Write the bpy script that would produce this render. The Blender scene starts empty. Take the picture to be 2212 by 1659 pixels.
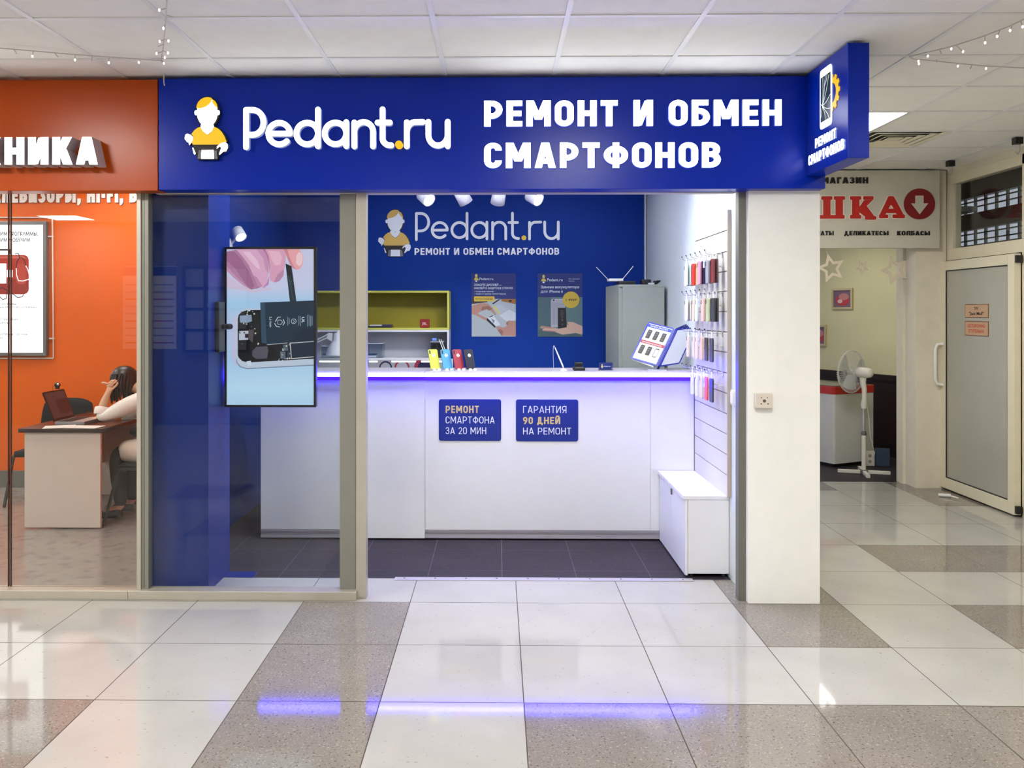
import bpy, bmesh, math, random
from mathutils import Vector, Matrix
random.seed(7)
SC = bpy.context.scene
COL = SC.collection
PI = math.pi

# ------------------------------------------------------------------ camera
F_PX, CX, CY, YAW, HCAM = 1805.64, 1048.25, 675.88, 0.0149, 1.6225
cam_d = bpy.data.cameras.new('camera')
cam = bpy.data.objects.new('camera', cam_d)
COL.objects.link(cam)
cam.location = (0, 0, HCAM)
cam.rotation_euler = (PI / 2, 0, YAW)
cam_d.sensor_fit = 'HORIZONTAL'
cam_d.sensor_width = 36.0
cam_d.lens = F_PX / 2212 * 36.0
cam_d.shift_x = (1106 - CX) / 2212
cam_d.shift_y = -(829.5 - CY) / 2212
cam_d.clip_start = 0.05
SC.camera = cam

# ------------------------------------------------------------------ world, exposure
w = bpy.data.worlds.new('world')
SC.world = w
w.use_nodes = True
w.node_tree.nodes['Background'].inputs[0].default_value = (0.80, 0.86, 1.0, 1)
w.node_tree.nodes['Background'].inputs[1].default_value = 0.55
SC.view_settings.view_transform = 'Standard'
SC.view_settings.look = 'None'
SC.view_settings.gamma = 1.0
SC.view_settings.use_curve_mapping = False
SC.view_settings.exposure = 0.0
try:
    SC.cycles.max_bounces = 8
    SC.cycles.transparent_max_bounces = 16
    SC.cycles.sample_clamp_indirect = 6.0
    SC.cycles.caustics_reflective = False
    SC.cycles.caustics_refractive = False
except Exception:
    pass
# strengths of the lamps, added ones included (radiance of their diffusers)
S_PANEL, S_SHOP, S_ORANGE, S_DELI = 78.0, 28.0, 21.0, 14.0
S_LETTER, S_LED, S_TV, S_BOX = 7.0, 2.0, 1.0, 1.15

# ------------------------------------------------------------------ materials
def lin(c):
    r = []
    for v in c[:3]:
        v = v / 255.0
        r.append(v / 12.92 if v <= 0.04045 else ((v + 0.055) / 1.055) ** 2.4)
    return (r[0], r[1], r[2], 1.0)

MATS = {}
def mat(name, rgb, rough=0.5, metal=0.0, var=0.03, scale=9.0, bump=0.0, bscale=200.0, spec=0.5,
        emit=None, estr=0.0, coat=0.0):
    if name in MATS:
        return MATS[name]
    m = bpy.data.materials.new(name)
    m.use_nodes = True
    nt = m.node_tree
    b = nt.nodes['Principled BSDF']
    b.inputs['Roughness'].default_value = rough
    b.inputs['Metallic'].default_value = metal
    b.inputs['Specular IOR Level'].default_value = spec
    if coat:
        b.inputs['Coat Weight'].default_value = coat
        b.inputs['Coat Roughness'].default_value = 0.08
    c = lin(rgb)
    b.inputs['Base Color'].default_value = c
    if var > 0 or bump > 0:
        tc = nt.nodes.new('ShaderNodeTexCoord')
        nz = nt.nodes.new('ShaderNodeTexNoise')
        nz.inputs['Scale'].default_value = scale
        nz.inputs['Detail'].default_value = 5
        nt.links.new(tc.outputs['Object'], nz.inputs['Vector'])
        if var > 0:
            rp = nt.nodes.new('ShaderNodeValToRGB')
            rp.color_ramp.elements[0].position = 0.3
            rp.color_ramp.elements[1].position = 0.7
            rp.color_ramp.elements[0].color = tuple(max(0, v * (1 - var)) for v in c[:3]) + (1,)
            rp.color_ramp.elements[1].color = tuple(min(1, v * (1 + var)) for v in c[:3]) + (1,)
            nt.links.new(nz.outputs['Fac'], rp.inputs['Fac'])
            nt.links.new(rp.outputs['Color'], b.inputs['Base Color'])
        if bump > 0:
            n2 = nt.nodes.new('ShaderNodeTexNoise')
            n2.inputs['Scale'].default_value = bscale
            n2.inputs['Detail'].default_value = 3
            nt.links.new(tc.outputs['Object'], n2.inputs['Vector'])
            bp = nt.nodes.new('ShaderNodeBump')
            bp.inputs['Strength'].default_value = bump
            bp.inputs['Distance'].default_value = 0.002
            nt.links.new(n2.outputs['Fac'], bp.inputs['Height'])
            nt.links.new(bp.outputs['Normal'], b.inputs['Normal'])
    if emit is not None:
        e = lin(emit) if isinstance(emit[0], int) and max(emit) > 3 else tuple(emit) + (1,)
        b.inputs['Emission Color'].default_value = e
        b.inputs['Emission Strength'].default_value = estr
    MATS[name] = m
    return m

def speckle(name, base, spots, rough, dens=0.55, scale=170.0, coat=0.0, mott=0.06):
    """polished stone: cloudy base with speckles"""
    m = bpy.data.materials.new(name); m.use_nodes = True
    nt = m.node_tree; b = nt.nodes['Principled BSDF']
    b.inputs['Roughness'].default_value = rough
    tc = nt.nodes.new('ShaderNodeTexCoord')
    n1 = nt.nodes.new('ShaderNodeTexNoise'); n1.inputs['Scale'].default_value = 3.0; n1.inputs['Detail'].default_value = 8
    r1 = nt.nodes.new('ShaderNodeValToRGB')
    c = lin(base)
    r1.color_ramp.elements[0].position = 0.32; r1.color_ramp.elements[1].position = 0.68
    r1.color_ramp.elements[0].color = tuple(v * (1 - mott) for v in c[:3]) + (1,)
    r1.color_ramp.elements[1].color = tuple(min(1, v * (1 + mott)) for v in c[:3]) + (1,)
    nt.links.new(tc.outputs['Object'], n1.inputs['Vector']); nt.links.new(n1.outputs['Fac'], r1.inputs['Fac'])
    cur = r1.outputs['Color']
    for col, sc, lo, hi in spots:
        n = nt.nodes.new('ShaderNodeTexNoise'); n.inputs['Scale'].default_value = sc; n.inputs['Detail'].default_value = 2
        rr = nt.nodes.new('ShaderNodeValToRGB')
        rr.color_ramp.elements[0].position = lo; rr.color_ramp.elements[1].position = hi
        nt.links.new(tc.outputs['Object'], n.inputs['Vector']); nt.links.new(n.outputs['Fac'], rr.inputs['Fac'])
        mx = nt.nodes.new('ShaderNodeMix'); mx.data_type = 'RGBA'
        nt.links.new(rr.outputs['Color'], mx.inputs[0]); nt.links.new(cur, mx.inputs[6])
        mx.inputs[7].default_value = lin(col)
        cur = mx.outputs[2]
    nt.links.new(cur, b.inputs['Base Color'])
    MATS[name] = m
    return m

def glass_mat(name, tint=(0.93, 0.95, 0.94), ior=1.5, rough=0.0):
    m = bpy.data.materials.new(name); m.use_nodes = True
    nt = m.node_tree; nt.nodes.clear()
    out = nt.nodes.new('ShaderNodeOutputMaterial')
    mix = nt.nodes.new('ShaderNodeMixShader')
    tr = nt.nodes.new('ShaderNodeBsdfTransparent'); tr.inputs[0].default_value = tint + (1,)
    gl = nt.nodes.new('ShaderNodeBsdfGlossy'); gl.inputs['Roughness'].default_value = rough
    fr = nt.nodes.new('ShaderNodeFresnel')
    ge = nt.nodes.new('ShaderNodeNewGeometry')
    mm = nt.nodes.new('ShaderNodeMath'); mm.operation = 'MULTIPLY_ADD'
    mm.inputs[1].default_value = 1.0 / ior - ior; mm.inputs[2].default_value = ior
    nt.links.new(ge.outputs['Backfacing'], mm.inputs[0])
    nt.links.new(mm.outputs[0], fr.inputs['IOR'])
    nt.links.new(fr.outputs[0], mix.inputs[0]); nt.links.new(tr.outputs[0], mix.inputs[1])
    nt.links.new(gl.outputs[0], mix.inputs[2]); nt.links.new(mix.outputs[0], out.inputs[0])
    MATS[name] = m
    return m

def C(r, g, b, rough=0.55):
    """plain printed or plastic colour"""
    return mat('colour_%02x%02x%02x_%d' % (r, g, b, int(rough * 100)), (r, g, b), rough, var=0.015)

def E(r, g, b, s=1.0):
    """a lit colour of a screen or a lit sign"""
    return mat('lit_%02x%02x%02x_%d' % (r, g, b, int(s * 100)), (20, 20, 20), 0.2, var=0, emit=(r, g, b), estr=s)

# ------------------------------------------------------------------ pixel to place
CYW, SYW = math.cos(YAW), math.sin(YAW)
def _ray(u, v):
    a, b = (u - CX) / F_PX, (v - CY) / F_PX
    return CYW * a - SYW, SYW * a + CYW, -b
def atY(u, v, Y):
    x, y, z = _ray(u, v); t = Y / y
    return Vector((t * x, Y, HCAM + t * z))
def atX(u, v, X):
    x, y, z = _ray(u, v); t = X / x
    return Vector((X, t * y, HCAM + t * z))
def atZ(u, v, Z):
    x, y, z = _ray(u, v); t = (Z - HCAM) / z
    return Vector((t * x, t * y, Z))

# ------------------------------------------------------------------ mesh building
WM = {}      # world matrices of things
class Frame:
    """a plane in the place: origin, right, up, outward normal"""
    def __init__(s, O, U=(1, 0, 0), V=(0, 0, 1), N=None):
        s.O = Vector(O); s.U = Vector(U).normalized(); s.V = Vector(V).normalized()
        s.N = Vector(N).normalized() if N is not None else s.U.cross(s.V)
    def p(s, x, y, d=0.0):
        return s.O + s.U * x + s.V * y + s.N * d

def rrect(x0, x1, y0, y1, r, n=4):
    pts = []
    for cx, cy, a in ((x1 - r, y1 - r, 0), (x0 + r, y1 - r, 90), (x0 + r, y0 + r, 180), (x1 - r, y0 + r, 270)):
        for k in range(n + 1):
            t = math.radians(a + 90.0 * k / n)
            pts.append((cx + r * math.cos(t), cy + r * math.sin(t)))
    return pts
def ellp(cx, cy, rx, ry, n=24, a0=0.0):
    return [(cx + rx * math.cos(a0 + 2 * PI * k / n), cy + ry * math.sin(a0 + 2 * PI * k / n)) for k in range(n)]

class MB:
    def __init__(s):
        s.v = []; s.f = []; s.m = []; s.mats = []; s.sm = []
    def mi(s, m):
        if m not in s.mats: s.mats.append(m)
        return s.mats.index(m)
    def face(s, pts, m, smooth=False):
        i = len(s.v); s.v += [Vector(p) for p in pts]
        s.f.append(tuple(range(i, i + len(pts)))); s.m.append(s.mi(m)); s.sm.append(smooth)
    def mesh(s, vs, fs, m, smooth=False):
        i = len(s.v); s.v += [Vector(p) for p in vs]; k = s.mi(m)
        for f in fs:
            s.f.append(tuple(i + a for a in f)); s.m.append(k); s.sm.append(smooth)
        return s
    def box(s, x0, x1, y0, y1, z0, z1, m, R=None, bev=0.0):
        if x0 > x1: x0, x1 = x1, x0
        if y0 > y1: y0, y1 = y1, y0
        if z0 > z1: z0, z1 = z1, z0
        if bev > 0:
            b = min(bev, (x1 - x0) / 3, (y1 - y0) / 3, (z1 - z0) / 3)
            bm = bmesh.new()
            bmesh.ops.create_cube(bm, size=1)
            for q in bm.verts:
                q.co = Vector(((x0 + x1) / 2 + q.co.x * (x1 - x0), (y0 + y1) / 2 + q.co.y * (y1 - y0), (z0 + z1) / 2 + q.co.z * (z1 - z0)))
            bmesh.ops.bevel(bm, geom=bm.edges[:] , offset=b, segments=2, affect='EDGES', profile=0.6)
            bm.verts.index_update()
            vs = [q.co.copy() for q in bm.verts]; fs = [tuple(q.index for q in f.verts) for f in bm.faces]
            bm.free()
        else:
            vs = [Vector(p) for p in ((x0,y0,z0),(x1,y0,z0),(x1,y1,z0),(x0,y1,z0),(x0,y0,z1),(x1,y0,z1),(x1,y1,z1),(x0,y1,z1))]
            fs = [(3,2,1,0),(4,5,6,7),(0,1,5,4),(1,2,6,5),(2,3,7,6),(3,0,4,7)]
        if R is not None: vs = [R @ p for p in vs]
        return s.mesh(vs, fs, m)
    def prism(s, pts, fr, d0, d1, m, ms=None, back=True):
        """2D outline in a frame, from depth d0 to the front at d1"""
        ar = sum(pts[i][0] * pts[(i + 1) % len(pts)][1] - pts[(i + 1) % len(pts)][0] * pts[i][1] for i in range(len(pts)))
        if ar < 0: pts = pts[::-1]
        ms = ms or m; n = len(pts)
        s.face([fr.p(x, y, d1) for x, y in pts], m)
        if d1 > d0:
            for i in range(n):
                a, b = pts[i], pts[(i + 1) % n]
                s.face([fr.p(*a, d0), fr.p(*b, d0), fr.p(*b, d1), fr.p(*a, d1)], ms)
            if back: s.face([fr.p(x, y, d0) for x, y in pts[::-1]], ms)
        return s
    def ribbon(s, L, R, closed, fr, d0, d1, m, ms):
        """stroke between two edge lines, raised from d0 to d1"""
        n = len(L); rng = range(n if closed else n - 1)
        for i in rng:
            j = (i + 1) % n
            a, b, c, d = R[i], R[j], L[j], L[i]
            s.face([fr.p(*a, d1), fr.p(*b, d1), fr.p(*c, d1), fr.p(*d, d1)], m)
            if d1 > d0 and ms is not None:
                s.face([fr.p(*a, d0), fr.p(*b, d0), fr.p(*b, d1), fr.p(*a, d1)], ms)
                s.face([fr.p(*c, d0), fr.p(*d, d0), fr.p(*d, d1), fr.p(*c, d1)], ms)
        if not closed and d1 > d0 and ms is not None:
            for a, d in ((L[0], R[0]), (R[-1], L[-1])):
                s.face([fr.p(*a, d0), fr.p(*d, d0), fr.p(*d, d1), fr.p(*a, d1)], ms)
    def tube(s, path, r, m, seg=8, cap=True, smooth=True, flat=1.0):
        path = [Vector(p) for p in path]; n = len(path)
        rs = r if isinstance(r, (list, tuple)) else [r] * n
        vs = []; fs = []
        prev = None
        for i, p in enumerate(path):
            t = (path[min(i + 1, n - 1)] - path[max(i - 1, 0)]).normalized()
            if prev is None:
                u = t.orthogonal().normalized() if abs(t.z) > 0.95 else Vector((0, 0, 1)).cross(t).normalized()
            else:
                u = (prev - t * prev.dot(t)).normalized()
            prev = u; w_ = t.cross(u)
            for k in range(seg):
                a = 2 * PI * k / seg
                vs.append(p + u * (rs[i] * math.cos(a)) + w_ * (rs[i] * flat * math.sin(a)))
        for i in range(n - 1):
            for k in range(seg):
                k2 = (k + 1) % seg
                fs.append((i * seg + k, i * seg + k2, (i + 1) * seg + k2, (i + 1) * seg + k))
        s.mesh(vs, fs, m, smooth)
        if cap:
            s.face([vs[k] for k in range(seg)][::-1], m)
            s.face([vs[(n - 1) * seg + k] for k in range(seg)], m)
        return s
    def lathe(s, prof, c, ax, m, seg=24, smooth=True):
        """profile [(radius, height)] turned about the axis ax through c"""
        c = Vector(c); ax = Vector(ax).normalized(); u = ax.orthogonal().normalized(); w_ = ax.cross(u)
        vs = []; fs = []
        for r, h in prof:
            for k in range(seg):
                a = 2 * PI * k / seg
                vs.append(c + ax * h + u * (r * math.cos(a)) + w_ * (r * math.sin(a)))
        for i in range(len(prof) - 1):
            for k in range(seg):
                k2 = (k + 1) % seg
                fs.append((i * seg + k, i * seg + k2, (i + 1) * seg + k2, (i + 1) * seg + k))
        s.mesh(vs, fs, m, smooth)
        if prof[0][0] > 1e-5: s.face([vs[k] for k in range(seg)][::-1], m)
        if prof[-1][0] > 1e-5: s.face([vs[(len(prof) - 1) * seg + k] for k in range(seg)], m)
        return s
    def ell(s, c, rx, ry, rz, m, R=None, n=16, h=10):
        vs = []; fs = []
        c = Vector(c)
        for i in range(h + 1):
            t = PI * i / h
            for k in range(n):
                a = 2 * PI * k / n
                q = Vector((rx * math.sin(t) * math.cos(a), ry * math.sin(t) * math.sin(a), rz * math.cos(t)))
                if R is not None: q = R @ q
                vs.append(c + q)
        for i in range(h):
            for k in range(n):
                k2 = (k + 1) % n
                fs.append((i * n + k, (i + 1) * n + k, (i + 1) * n + k2, i * n + k2))
        return s.mesh(vs, fs, m, True)
    def build(s, name, parent=None, label=None, cat=None, group=None, kind=None, merge=False):
        me = bpy.data.meshes.new(name)
        vs = s.v
        o = bpy.data.objects.new(name, me)
        if parent is not None:
            M = WM[parent.name]; Mi = M.inverted()
            vs = [Mi @ p for p in vs]; o.parent = parent; WM[o.name] = M
        else:
            xs = [p.x for p in vs]; ys = [p.y for p in vs]; zs = [p.z for p in vs]
            org = Vector(((min(xs) + max(xs)) / 2, (min(ys) + max(ys)) / 2, min(zs)))
            vs = [p - org for p in vs]; o.location = org; WM[o.name] = Matrix.Translation(org)
        me.from_pydata([tuple(p) for p in vs], [], s.f)
        for m in s.mats: me.materials.append(m)
        for i, p in enumerate(me.polygons):
            p.material_index = s.m[i]; p.use_smooth = s.sm[i]
        if merge:
            bm = bmesh.new(); bm.from_mesh(me)
            bmesh.ops.remove_doubles(bm, verts=bm.verts, dist=1e-5)
            bmesh.ops.recalc_face_normals(bm, faces=bm.faces)
            bm.to_mesh(me); bm.free()
        me.update()
        COL.objects.link(o)
        tag(o, label, cat, group, kind)
        return o

def tag(o, label=None, cat=None, group=None, kind=None):
    if label: o['label'] = label
    if cat: o['category'] = cat
    if group: o['group'] = group
    if kind: o['kind'] = kind
    return o
def thing(name, label, cat, loc=(0, 0, 0), rz=0.0, group=None, kind=None):
    o = bpy.data.objects.new(name, None); COL.objects.link(o)
    o.empty_display_size = 0.1
    o.location = loc; o.rotation_euler = (0, 0, rz)
    WM[o.name] = Matrix.Translation(Vector(loc)) @ Matrix.Rotation(rz, 4, 'Z')
    return tag(o, label, cat, group, kind)
def copy_tree(o, loc=None, rz=None, label=None, group=None, parent=None):
    c = o.copy(); COL.objects.link(c)
    if parent is not None: c.parent = parent
    if loc is not None: c.location = loc
    if rz is not None: c.rotation_euler = (0, 0, rz)
    if label: c['label'] = label
    if group: c['group'] = group
    for ch in [q for q in KIDS(o)]: copy_tree(ch, parent=c)
    return c
def KIDS(o):
    return [q for q in bpy.data.objects if q.parent == o]

# ------------------------------------------------------------------ drawn lettering (monoline strokes)
def rpath(pts, closed=False, n=6):
    """centre line with rounded corners: (x, y[, r])"""
    out = []; N = len(pts)
    for i, q in enumerate(pts):
        x, y = q[0], q[1]; r = q[2] if len(q) > 2 else 0
        if r <= 0 or (not closed and i in (0, N - 1)):
            out.append((x, y)); continue
        a = Vector(pts[i - 1][:2]); b = Vector((x, y)); c = Vector(pts[(i + 1) % N][:2])
        d1 = (a - b); d2 = (c - b)
        def lim(q_, k_):
            end_ = not closed and k_ % N in (0, N - 1)
            return .999 if end_ or len(q_) < 3 or q_[2] <= 0 else .5
        r = min(r, d1.length * lim(pts[i - 1], i - 1), d2.length * lim(pts[(i + 1) % N], i + 1))
        d1.normalize(); d2.normalize()
        p1 = b + d1 * r; p2 = b + d2 * r
        # quarter-like arc by blending (exact for right angles)
        k = 0.5523
        c1 = p1 - d1 * r * k; c2 = p2 - d2 * r * k
        for j in range(n + 1):
            t = j / n; u = 1 - t
            q = p1 * u**3 + c1 * 3 * u * u * t + c2 * 3 * u * t * t + p2 * t**3
            out.append((q.x, q.y))
    res = []
    for p in out:
        if not res or math.hypot(p[0] - res[-1][0], p[1] - res[-1][1]) > 1e-5: res.append(p)
    if closed and math.hypot(res[0][0] - res[-1][0], res[0][1] - res[-1][1]) < 1e-5: res.pop()
    return res
def arc(cx, cy, r, a0, a1, n=20, ry=None):
    ry = ry or r
    return [(cx + r * math.cos(math.radians(a0 + (a1 - a0) * k / n)), cy + ry * math.sin(math.radians(a0 + (a1 - a0) * k / n))) for k in range(n + 1)]
def edges_of(pts, w, closed, cap='butt'):
    pts = [p for i, p in enumerate(pts) if i == 0 or math.hypot(p[0] - pts[i - 1][0], p[1] - pts[i - 1][1]) > 1e-6]
    n = len(pts); L = []; R = []
    P = [Vector(p) for p in pts]
    for i in range(n):
        if closed or 0 < i < n - 1:
            d1 = (P[i] - P[i - 1]).normalized(); d2 = (P[(i + 1) % n] - P[i]).normalized()
            n1 = Vector((-d1.y, d1.x)); n2 = Vector((-d2.y, d2.x))
            nn = (n1 + n2)
            if nn.length < 1e-6: nn = n1
            nn.normalize(); k = 1 / max(0.45, nn.dot(n1))
        else:
            d = (P[1] - P[0]) if i == 0 else (P[-1] - P[-2]); d.normalize()
            nn = Vector((-d.y, d.x)); k = 1
        L.append(tuple(P[i] + nn * (w / 2 * k))); R.append(tuple(P[i] - nn * (w / 2 * k)))
    if cap == 'round' and not closed:
        for end in (0, 1):
            c = P[0] if end == 0 else P[-1]
            d = (P[0] - P[1]) if end == 0 else (P[-1] - P[-2]); d.normalize(); nn = Vector((-d.y, d.x))
            eL = []; eR = []
            for j in range(1, 7):
                t = math.radians(15 * j)
                a = c + d * (w / 2 * math.sin(t)); h = w / 2 * math.cos(t) + 1e-5
                sgn = -1 if end == 0 else 1
                eL.append(tuple(a + nn * (h * sgn))); eR.append(tuple(a - nn * (h * sgn)))
            if end == 0: L = eL[::-1] + L; R = eR[::-1] + R
            else: L = L + eL; R = R + eR
    return L, R

def glyph(ch, w):
    """cap letter of height 1 drawn with strokes of weight w: (strokes, polygons, width)"""
    h = w / 2; T = 1 - h; B = h
    S = []; Q = []
    def V(x, y0=0, y1=1): Q.append([(x, y0), (x + w, y0), (x + w, y1), (x, y1)])
    def Hh(y, x0, x1): Q.append([(x0, y - h), (x1, y - h), (x1, y + h), (x0, y + h)])
    def D(xa, ya, xb, yb, hw): Q.append([(xa - hw / 2, ya), (xa + hw / 2, ya), (xb + hw / 2, yb), (xb - hw / 2, yb)])
    def P(pts, closed=False): S.append((rpath(pts, closed), closed))
    def bowl(R, y0, y1, x=None, rr=1.0):
        r = (y1 - y0) / 2 * rr; x = h if x is None else x
        P([(x, y1), (R, y1, min(r, R - x)), (R, y0, min(r, R - x)), (x, y0)])
    g = ch
    if g == ' ': return S, Q, 0.24
    if g in 'РP': W = .58; V(0); bowl(W - h, .40, T)
    elif g in 'ЕE':
        W = .50; V(0); Hh(T, h, W); Hh(.5, h, W * .95); Hh(B, h, W)
    elif g in 'МM':
        W = .78 if w > .12 else .76; V(0); V(W - w); hw = w * 1.12
        D(hw / 2 + w * .05, 1, W / 2, .26, hw); D(W - hw / 2 - w * .05, 1, W / 2, .26, hw)
    elif g in 'ОO0':
        W = .60 if g != '0' else .54; r = W / 2 - h
        P([(h, B, r), (W - h, B, r), (W - h, T, r), (h, T, r)], True)
    elif g in 'НH': W = .60; V(0); V(W - w); Hh(.5, h, W - h)
    elif g in 'ТT': W = .54; Hh(T, 0, W); V(W / 2 - h)
    elif g in 'ИЙ':
        W = .62; V(0); V(W - w); D(w * .72, 0.02, W - w * .72, .98, w * 1.12)
        if g == 'Й': P([(W * .27, 1.2), (W * .32, 1.09, .05), (W * .68, 1.09, .05), (W * .73, 1.2)])
    elif g == 'Б': W = .57; V(0); Hh(T, h, W * .92); bowl(W - h, B, .58)
    elif g in 'СC':
        W = .55; r = W / 2 - h
        P([(W - h, .70), (W - h, T, r), (h, T, r), (h, B, r), (W - h, B, r), (W - h, .30)])
    elif g in 'АA':
        W = .66; hw = w * 1.08
        D(hw / 2, 0, W / 2 - w * .06, 1, hw); D(W - hw / 2, 0, W / 2 + w * .06, 1, hw); Hh(.27, W * .2, W * .8)
    elif g == 'Ф':
        W = .76; V(W / 2 - h); r = .32
        P([(h, .13 + h, r), (W - h, .13 + h, r), (W - h, .87 - h, r), (h, .87 - h, r)], True)
    elif g in 'ВB': W = .58; V(0); bowl(W - h - .02, .53, T); bowl(W - h, B, .53)
    elif g == 'Г': W = .47; V(0); Hh(T, h, W)
    elif g == 'Д':
        W = .70; Hh(B, 0, W); V(0, -.17, w); V(W - w, -.17, w); V(W - w * 2.05, w, 1)
        D(w * .95, w * .5, w * 1.25, 1, w); Hh(T, w * .8, W - w * 1.1)
    elif g == 'Л': W = .62; V(W - w); Hh(T, W * .26, W - h); D(h, 0, W * .30, 1, w)
    elif g == 'П': W = .60; V(0); V(W - w); Hh(T, h, W - h)
    elif g == 'З':
        W = .53; R = W - h
        P([(h, .76), (h, T, .2), (R - .02, T, .22), (R - .02, .53, .22), (W * .35, .53)])
        P([(W * .35, .53), (R, .53, .22), (R, B, .22), (h, B, .2), (h, .24)])
    elif g == 'Я':
        W = .58; V(W - w); r = .2
        P([(W - h, T), (h, T, r), (h, .40, r), (W - h, .40)]); D(w * .55, 0, W * .62, .42, w * 1.15)
    elif g == 'К':
        W = .60; V(0); D(W - w * .62, 1, w * .95, .47, w * 1.2); D(W - w * .55, 0, w * 1.25, .55, w * 1.2)
    elif g == 'Х': W = .62; D(w * .6, 0, W - w * .62, 1, w * 1.2); D(W - w * .6, 0, w * .62, 1, w * 1.2)
    elif g == 'Ш': W = .84; V(0); V(W / 2 - h); V(W - w); Hh(B, h, W - h)
    elif g == 'Щ': W = .92; V(0); V(.42 - h); V(.84 - w); Hh(B, h, W); V(W - w, -.15, w)
    elif g == 'Ы': W = .80; V(0); bowl(.50 - h, B, .58); V(W - w)
    elif g == 'Ь': W = .57; V(0); bowl(W - h, B, .58)
    elif g == 'У': W = .60; D(W - w * .6, 1, w * 1.3, 0, w * 1.15); D(w * .6, 1, W * .55, .33, w * 1.15)
    elif g == 'Ч': W = .57; V(W - w); P([(h, 1), (h, .42, .2), (W - h, .42)])
    elif g == 'Ж': W = .9; V(W / 2 - h); D(w * .6, 0, W - w * .6, 1, w * 1.15); D(W - w * .6, 0, w * .6, 1, w * 1.15)
    elif g == 'F': W = .48; V(0); Hh(T, h, W); Hh(.5, h, W * .92)
    elif g == 'I': W = w; V(0)
    elif g == '-': W = .32; Hh(.42, .02, .30)
    elif g == ',': W = w * 1.05; Q.append([(0, -.16), (w * .5, -.16), (w, .02), (w, w), (0, w)])
    elif g == '.': W = w; V(0, 0, w)
    elif g == '!': W = w; V(0, 0, w); V(0, w * 1.5, 1)
    elif g == '2':
        W = .52; R = W - h
        P([(h, .74), (h, T, .2), (R, T, .21), (R, .60, .12), (h * 1.2, B), (W, B)])
    elif g == '9':
        W = .54; r = .2
        P([(h, .45, r), (W - h, .45, r), (W - h, T, r), (h, T, r)], True); P([(W - h, .7), (W - h, .42, .2), (W * .36, 0.0)])
    elif g == '1': W = .34; V(W - w); D(h, .72, W - w * .6, 1, w)
    else: W = .5; V(0)
    return S, Q, W

def word_width(txt, w, tr):
    return sum(glyph(c, w)[2] for c in txt) + tr * (len(txt) - 1)

def draw_word(txt, fr, x0, y0, height, width, w, d0, d1, m, ms, mb=None, cap='butt', tr=.13, each=None):
    """lettering fitted to a width; each(mesh builder, character) is called per letter when given"""
    tot = word_width(txt, w, tr); sx = width / tot; sy = height
    x = 0.0
    for c in txt:
        S, Q, W = glyph(c, w)
        g = MB() if each else mb
        k = 0
        for pts, closed in S:
            L, R = edges_of(pts, w, closed, cap)
            f = lambda p: (x0 + (x + p[0]) * sx, y0 + p[1] * sy)
            e = 0.00004 * (k % 5); k += 1
            g.ribbon([f(p) for p in L], [f(p) for p in R], closed, fr, d0, d1 + e, m, ms)
        for q in Q:
            e = 0.00004 * (k % 5); k += 1
            g.prism([(x0 + (x + p[0]) * sx, y0 + p[1] * sy) for p in q], fr, d0, d1 + e, m, ms, back=False)
        if each and (S or Q): each(g, c)
        x += W + tr
    return tot

def brand_glyphs():
    """the shop's lower-case monoline word, in units of its cap height (263)"""
    G = []
    G.append([[(20, 0), (20, 263)], [(20, 263), (66, 263)] + arc(66, 175, 78, 90, -90, 18, 88) + [(20, 87)]])
    a = arc(255, 95, 76, 0, 318, 30)
    G.append([[(179, 95), (331, 95)], arc(255, 95, 76, 0, 315, 30)])
    G.append([arc(453, 95, 76, 0, 360, 32), [(529, 0 + 6), (529, 263)]])
    G.append([arc(653, 95, 76, 0, 360, 32), [(729, 6), (729, 174)]])
    G.append([[(786, 4), (786, 171)], [(786, 100)] + arc(852, 108, 66, 180, 0, 18) + [(918, 4)]])
    G.append([[(985, 263), (985, 60)] + arc(1040, 60, 55, 180, 270, 10, 50) + [(1046, 10)], [(950, 170), (1036, 170)]])
    G.append('dot')
    G.append([[(1156, 4), (1156, 171)], [(1156, 105)] + arc(1216, 105, 60, 180, 95, 12, 68) + [(1268, 174)]])
    G.append([[(1308, 174), (1308, 84)] + arc(1376, 84, 68, 180, 360, 18, 76) + [(1444, 174)], [(1444, 174), (1444, 4)]])
    return G

def draw_brand(fr, x0, y0, k, w, d0, d1, m, ms, mdot, mb=None, each=None, dot=26):
    names = 'Pedant.ru'
    for q, strokes in enumerate(brand_glyphs()):
        g = MB() if each else mb
        if strokes == 'dot':
            g.prism([(x0 + x * k, y0 + y * k) for x, y in ellp(1100, 16, dot, dot, 24)], fr, d0, d1, mdot, mdot, back=False)
        else:
            for j, st in enumerate(strokes):
                cl = math.hypot(st[0][0] - st[-1][0], st[0][1] - st[-1][1]) < 1 and len(st) > 5
                st2 = st[:-1] if cl else st
                L, R = edges_of([(x, y) for x, y in st2], w, cl, 'round')
                f = lambda p: (x0 + p[0] * k, y0 + p[1] * k)
                g.ribbon([f(p) for p in L], [f(p) for p in R], cl, fr, d0, d1 + .00004 * j, m, ms)
        if each: each(g, names[q])

# ------------------------------------------------------------------ small printed text
TXT = {}
def txt_mesh(s, bold=0.0):
    if (s, bold) in TXT: return TXT[(s, bold)]
    cu = bpy.data.curves.new('t', 'FONT'); cu.body = s; cu.size = 1.0; cu.offset = bold; cu.resolution_u = 3
    ob = bpy.data.objects.new('t', cu)
    me = ob.to_mesh()
    vs = [v.co.copy() for v in me.vertices]; fs = [tuple(p.vertices) for p in me.polygons]
    ob.to_mesh_clear()
    bpy.data.objects.remove(ob); bpy.data.curves.remove(cu)
    TXT[(s, bold)] = (vs, fs)
    return vs, fs

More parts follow.
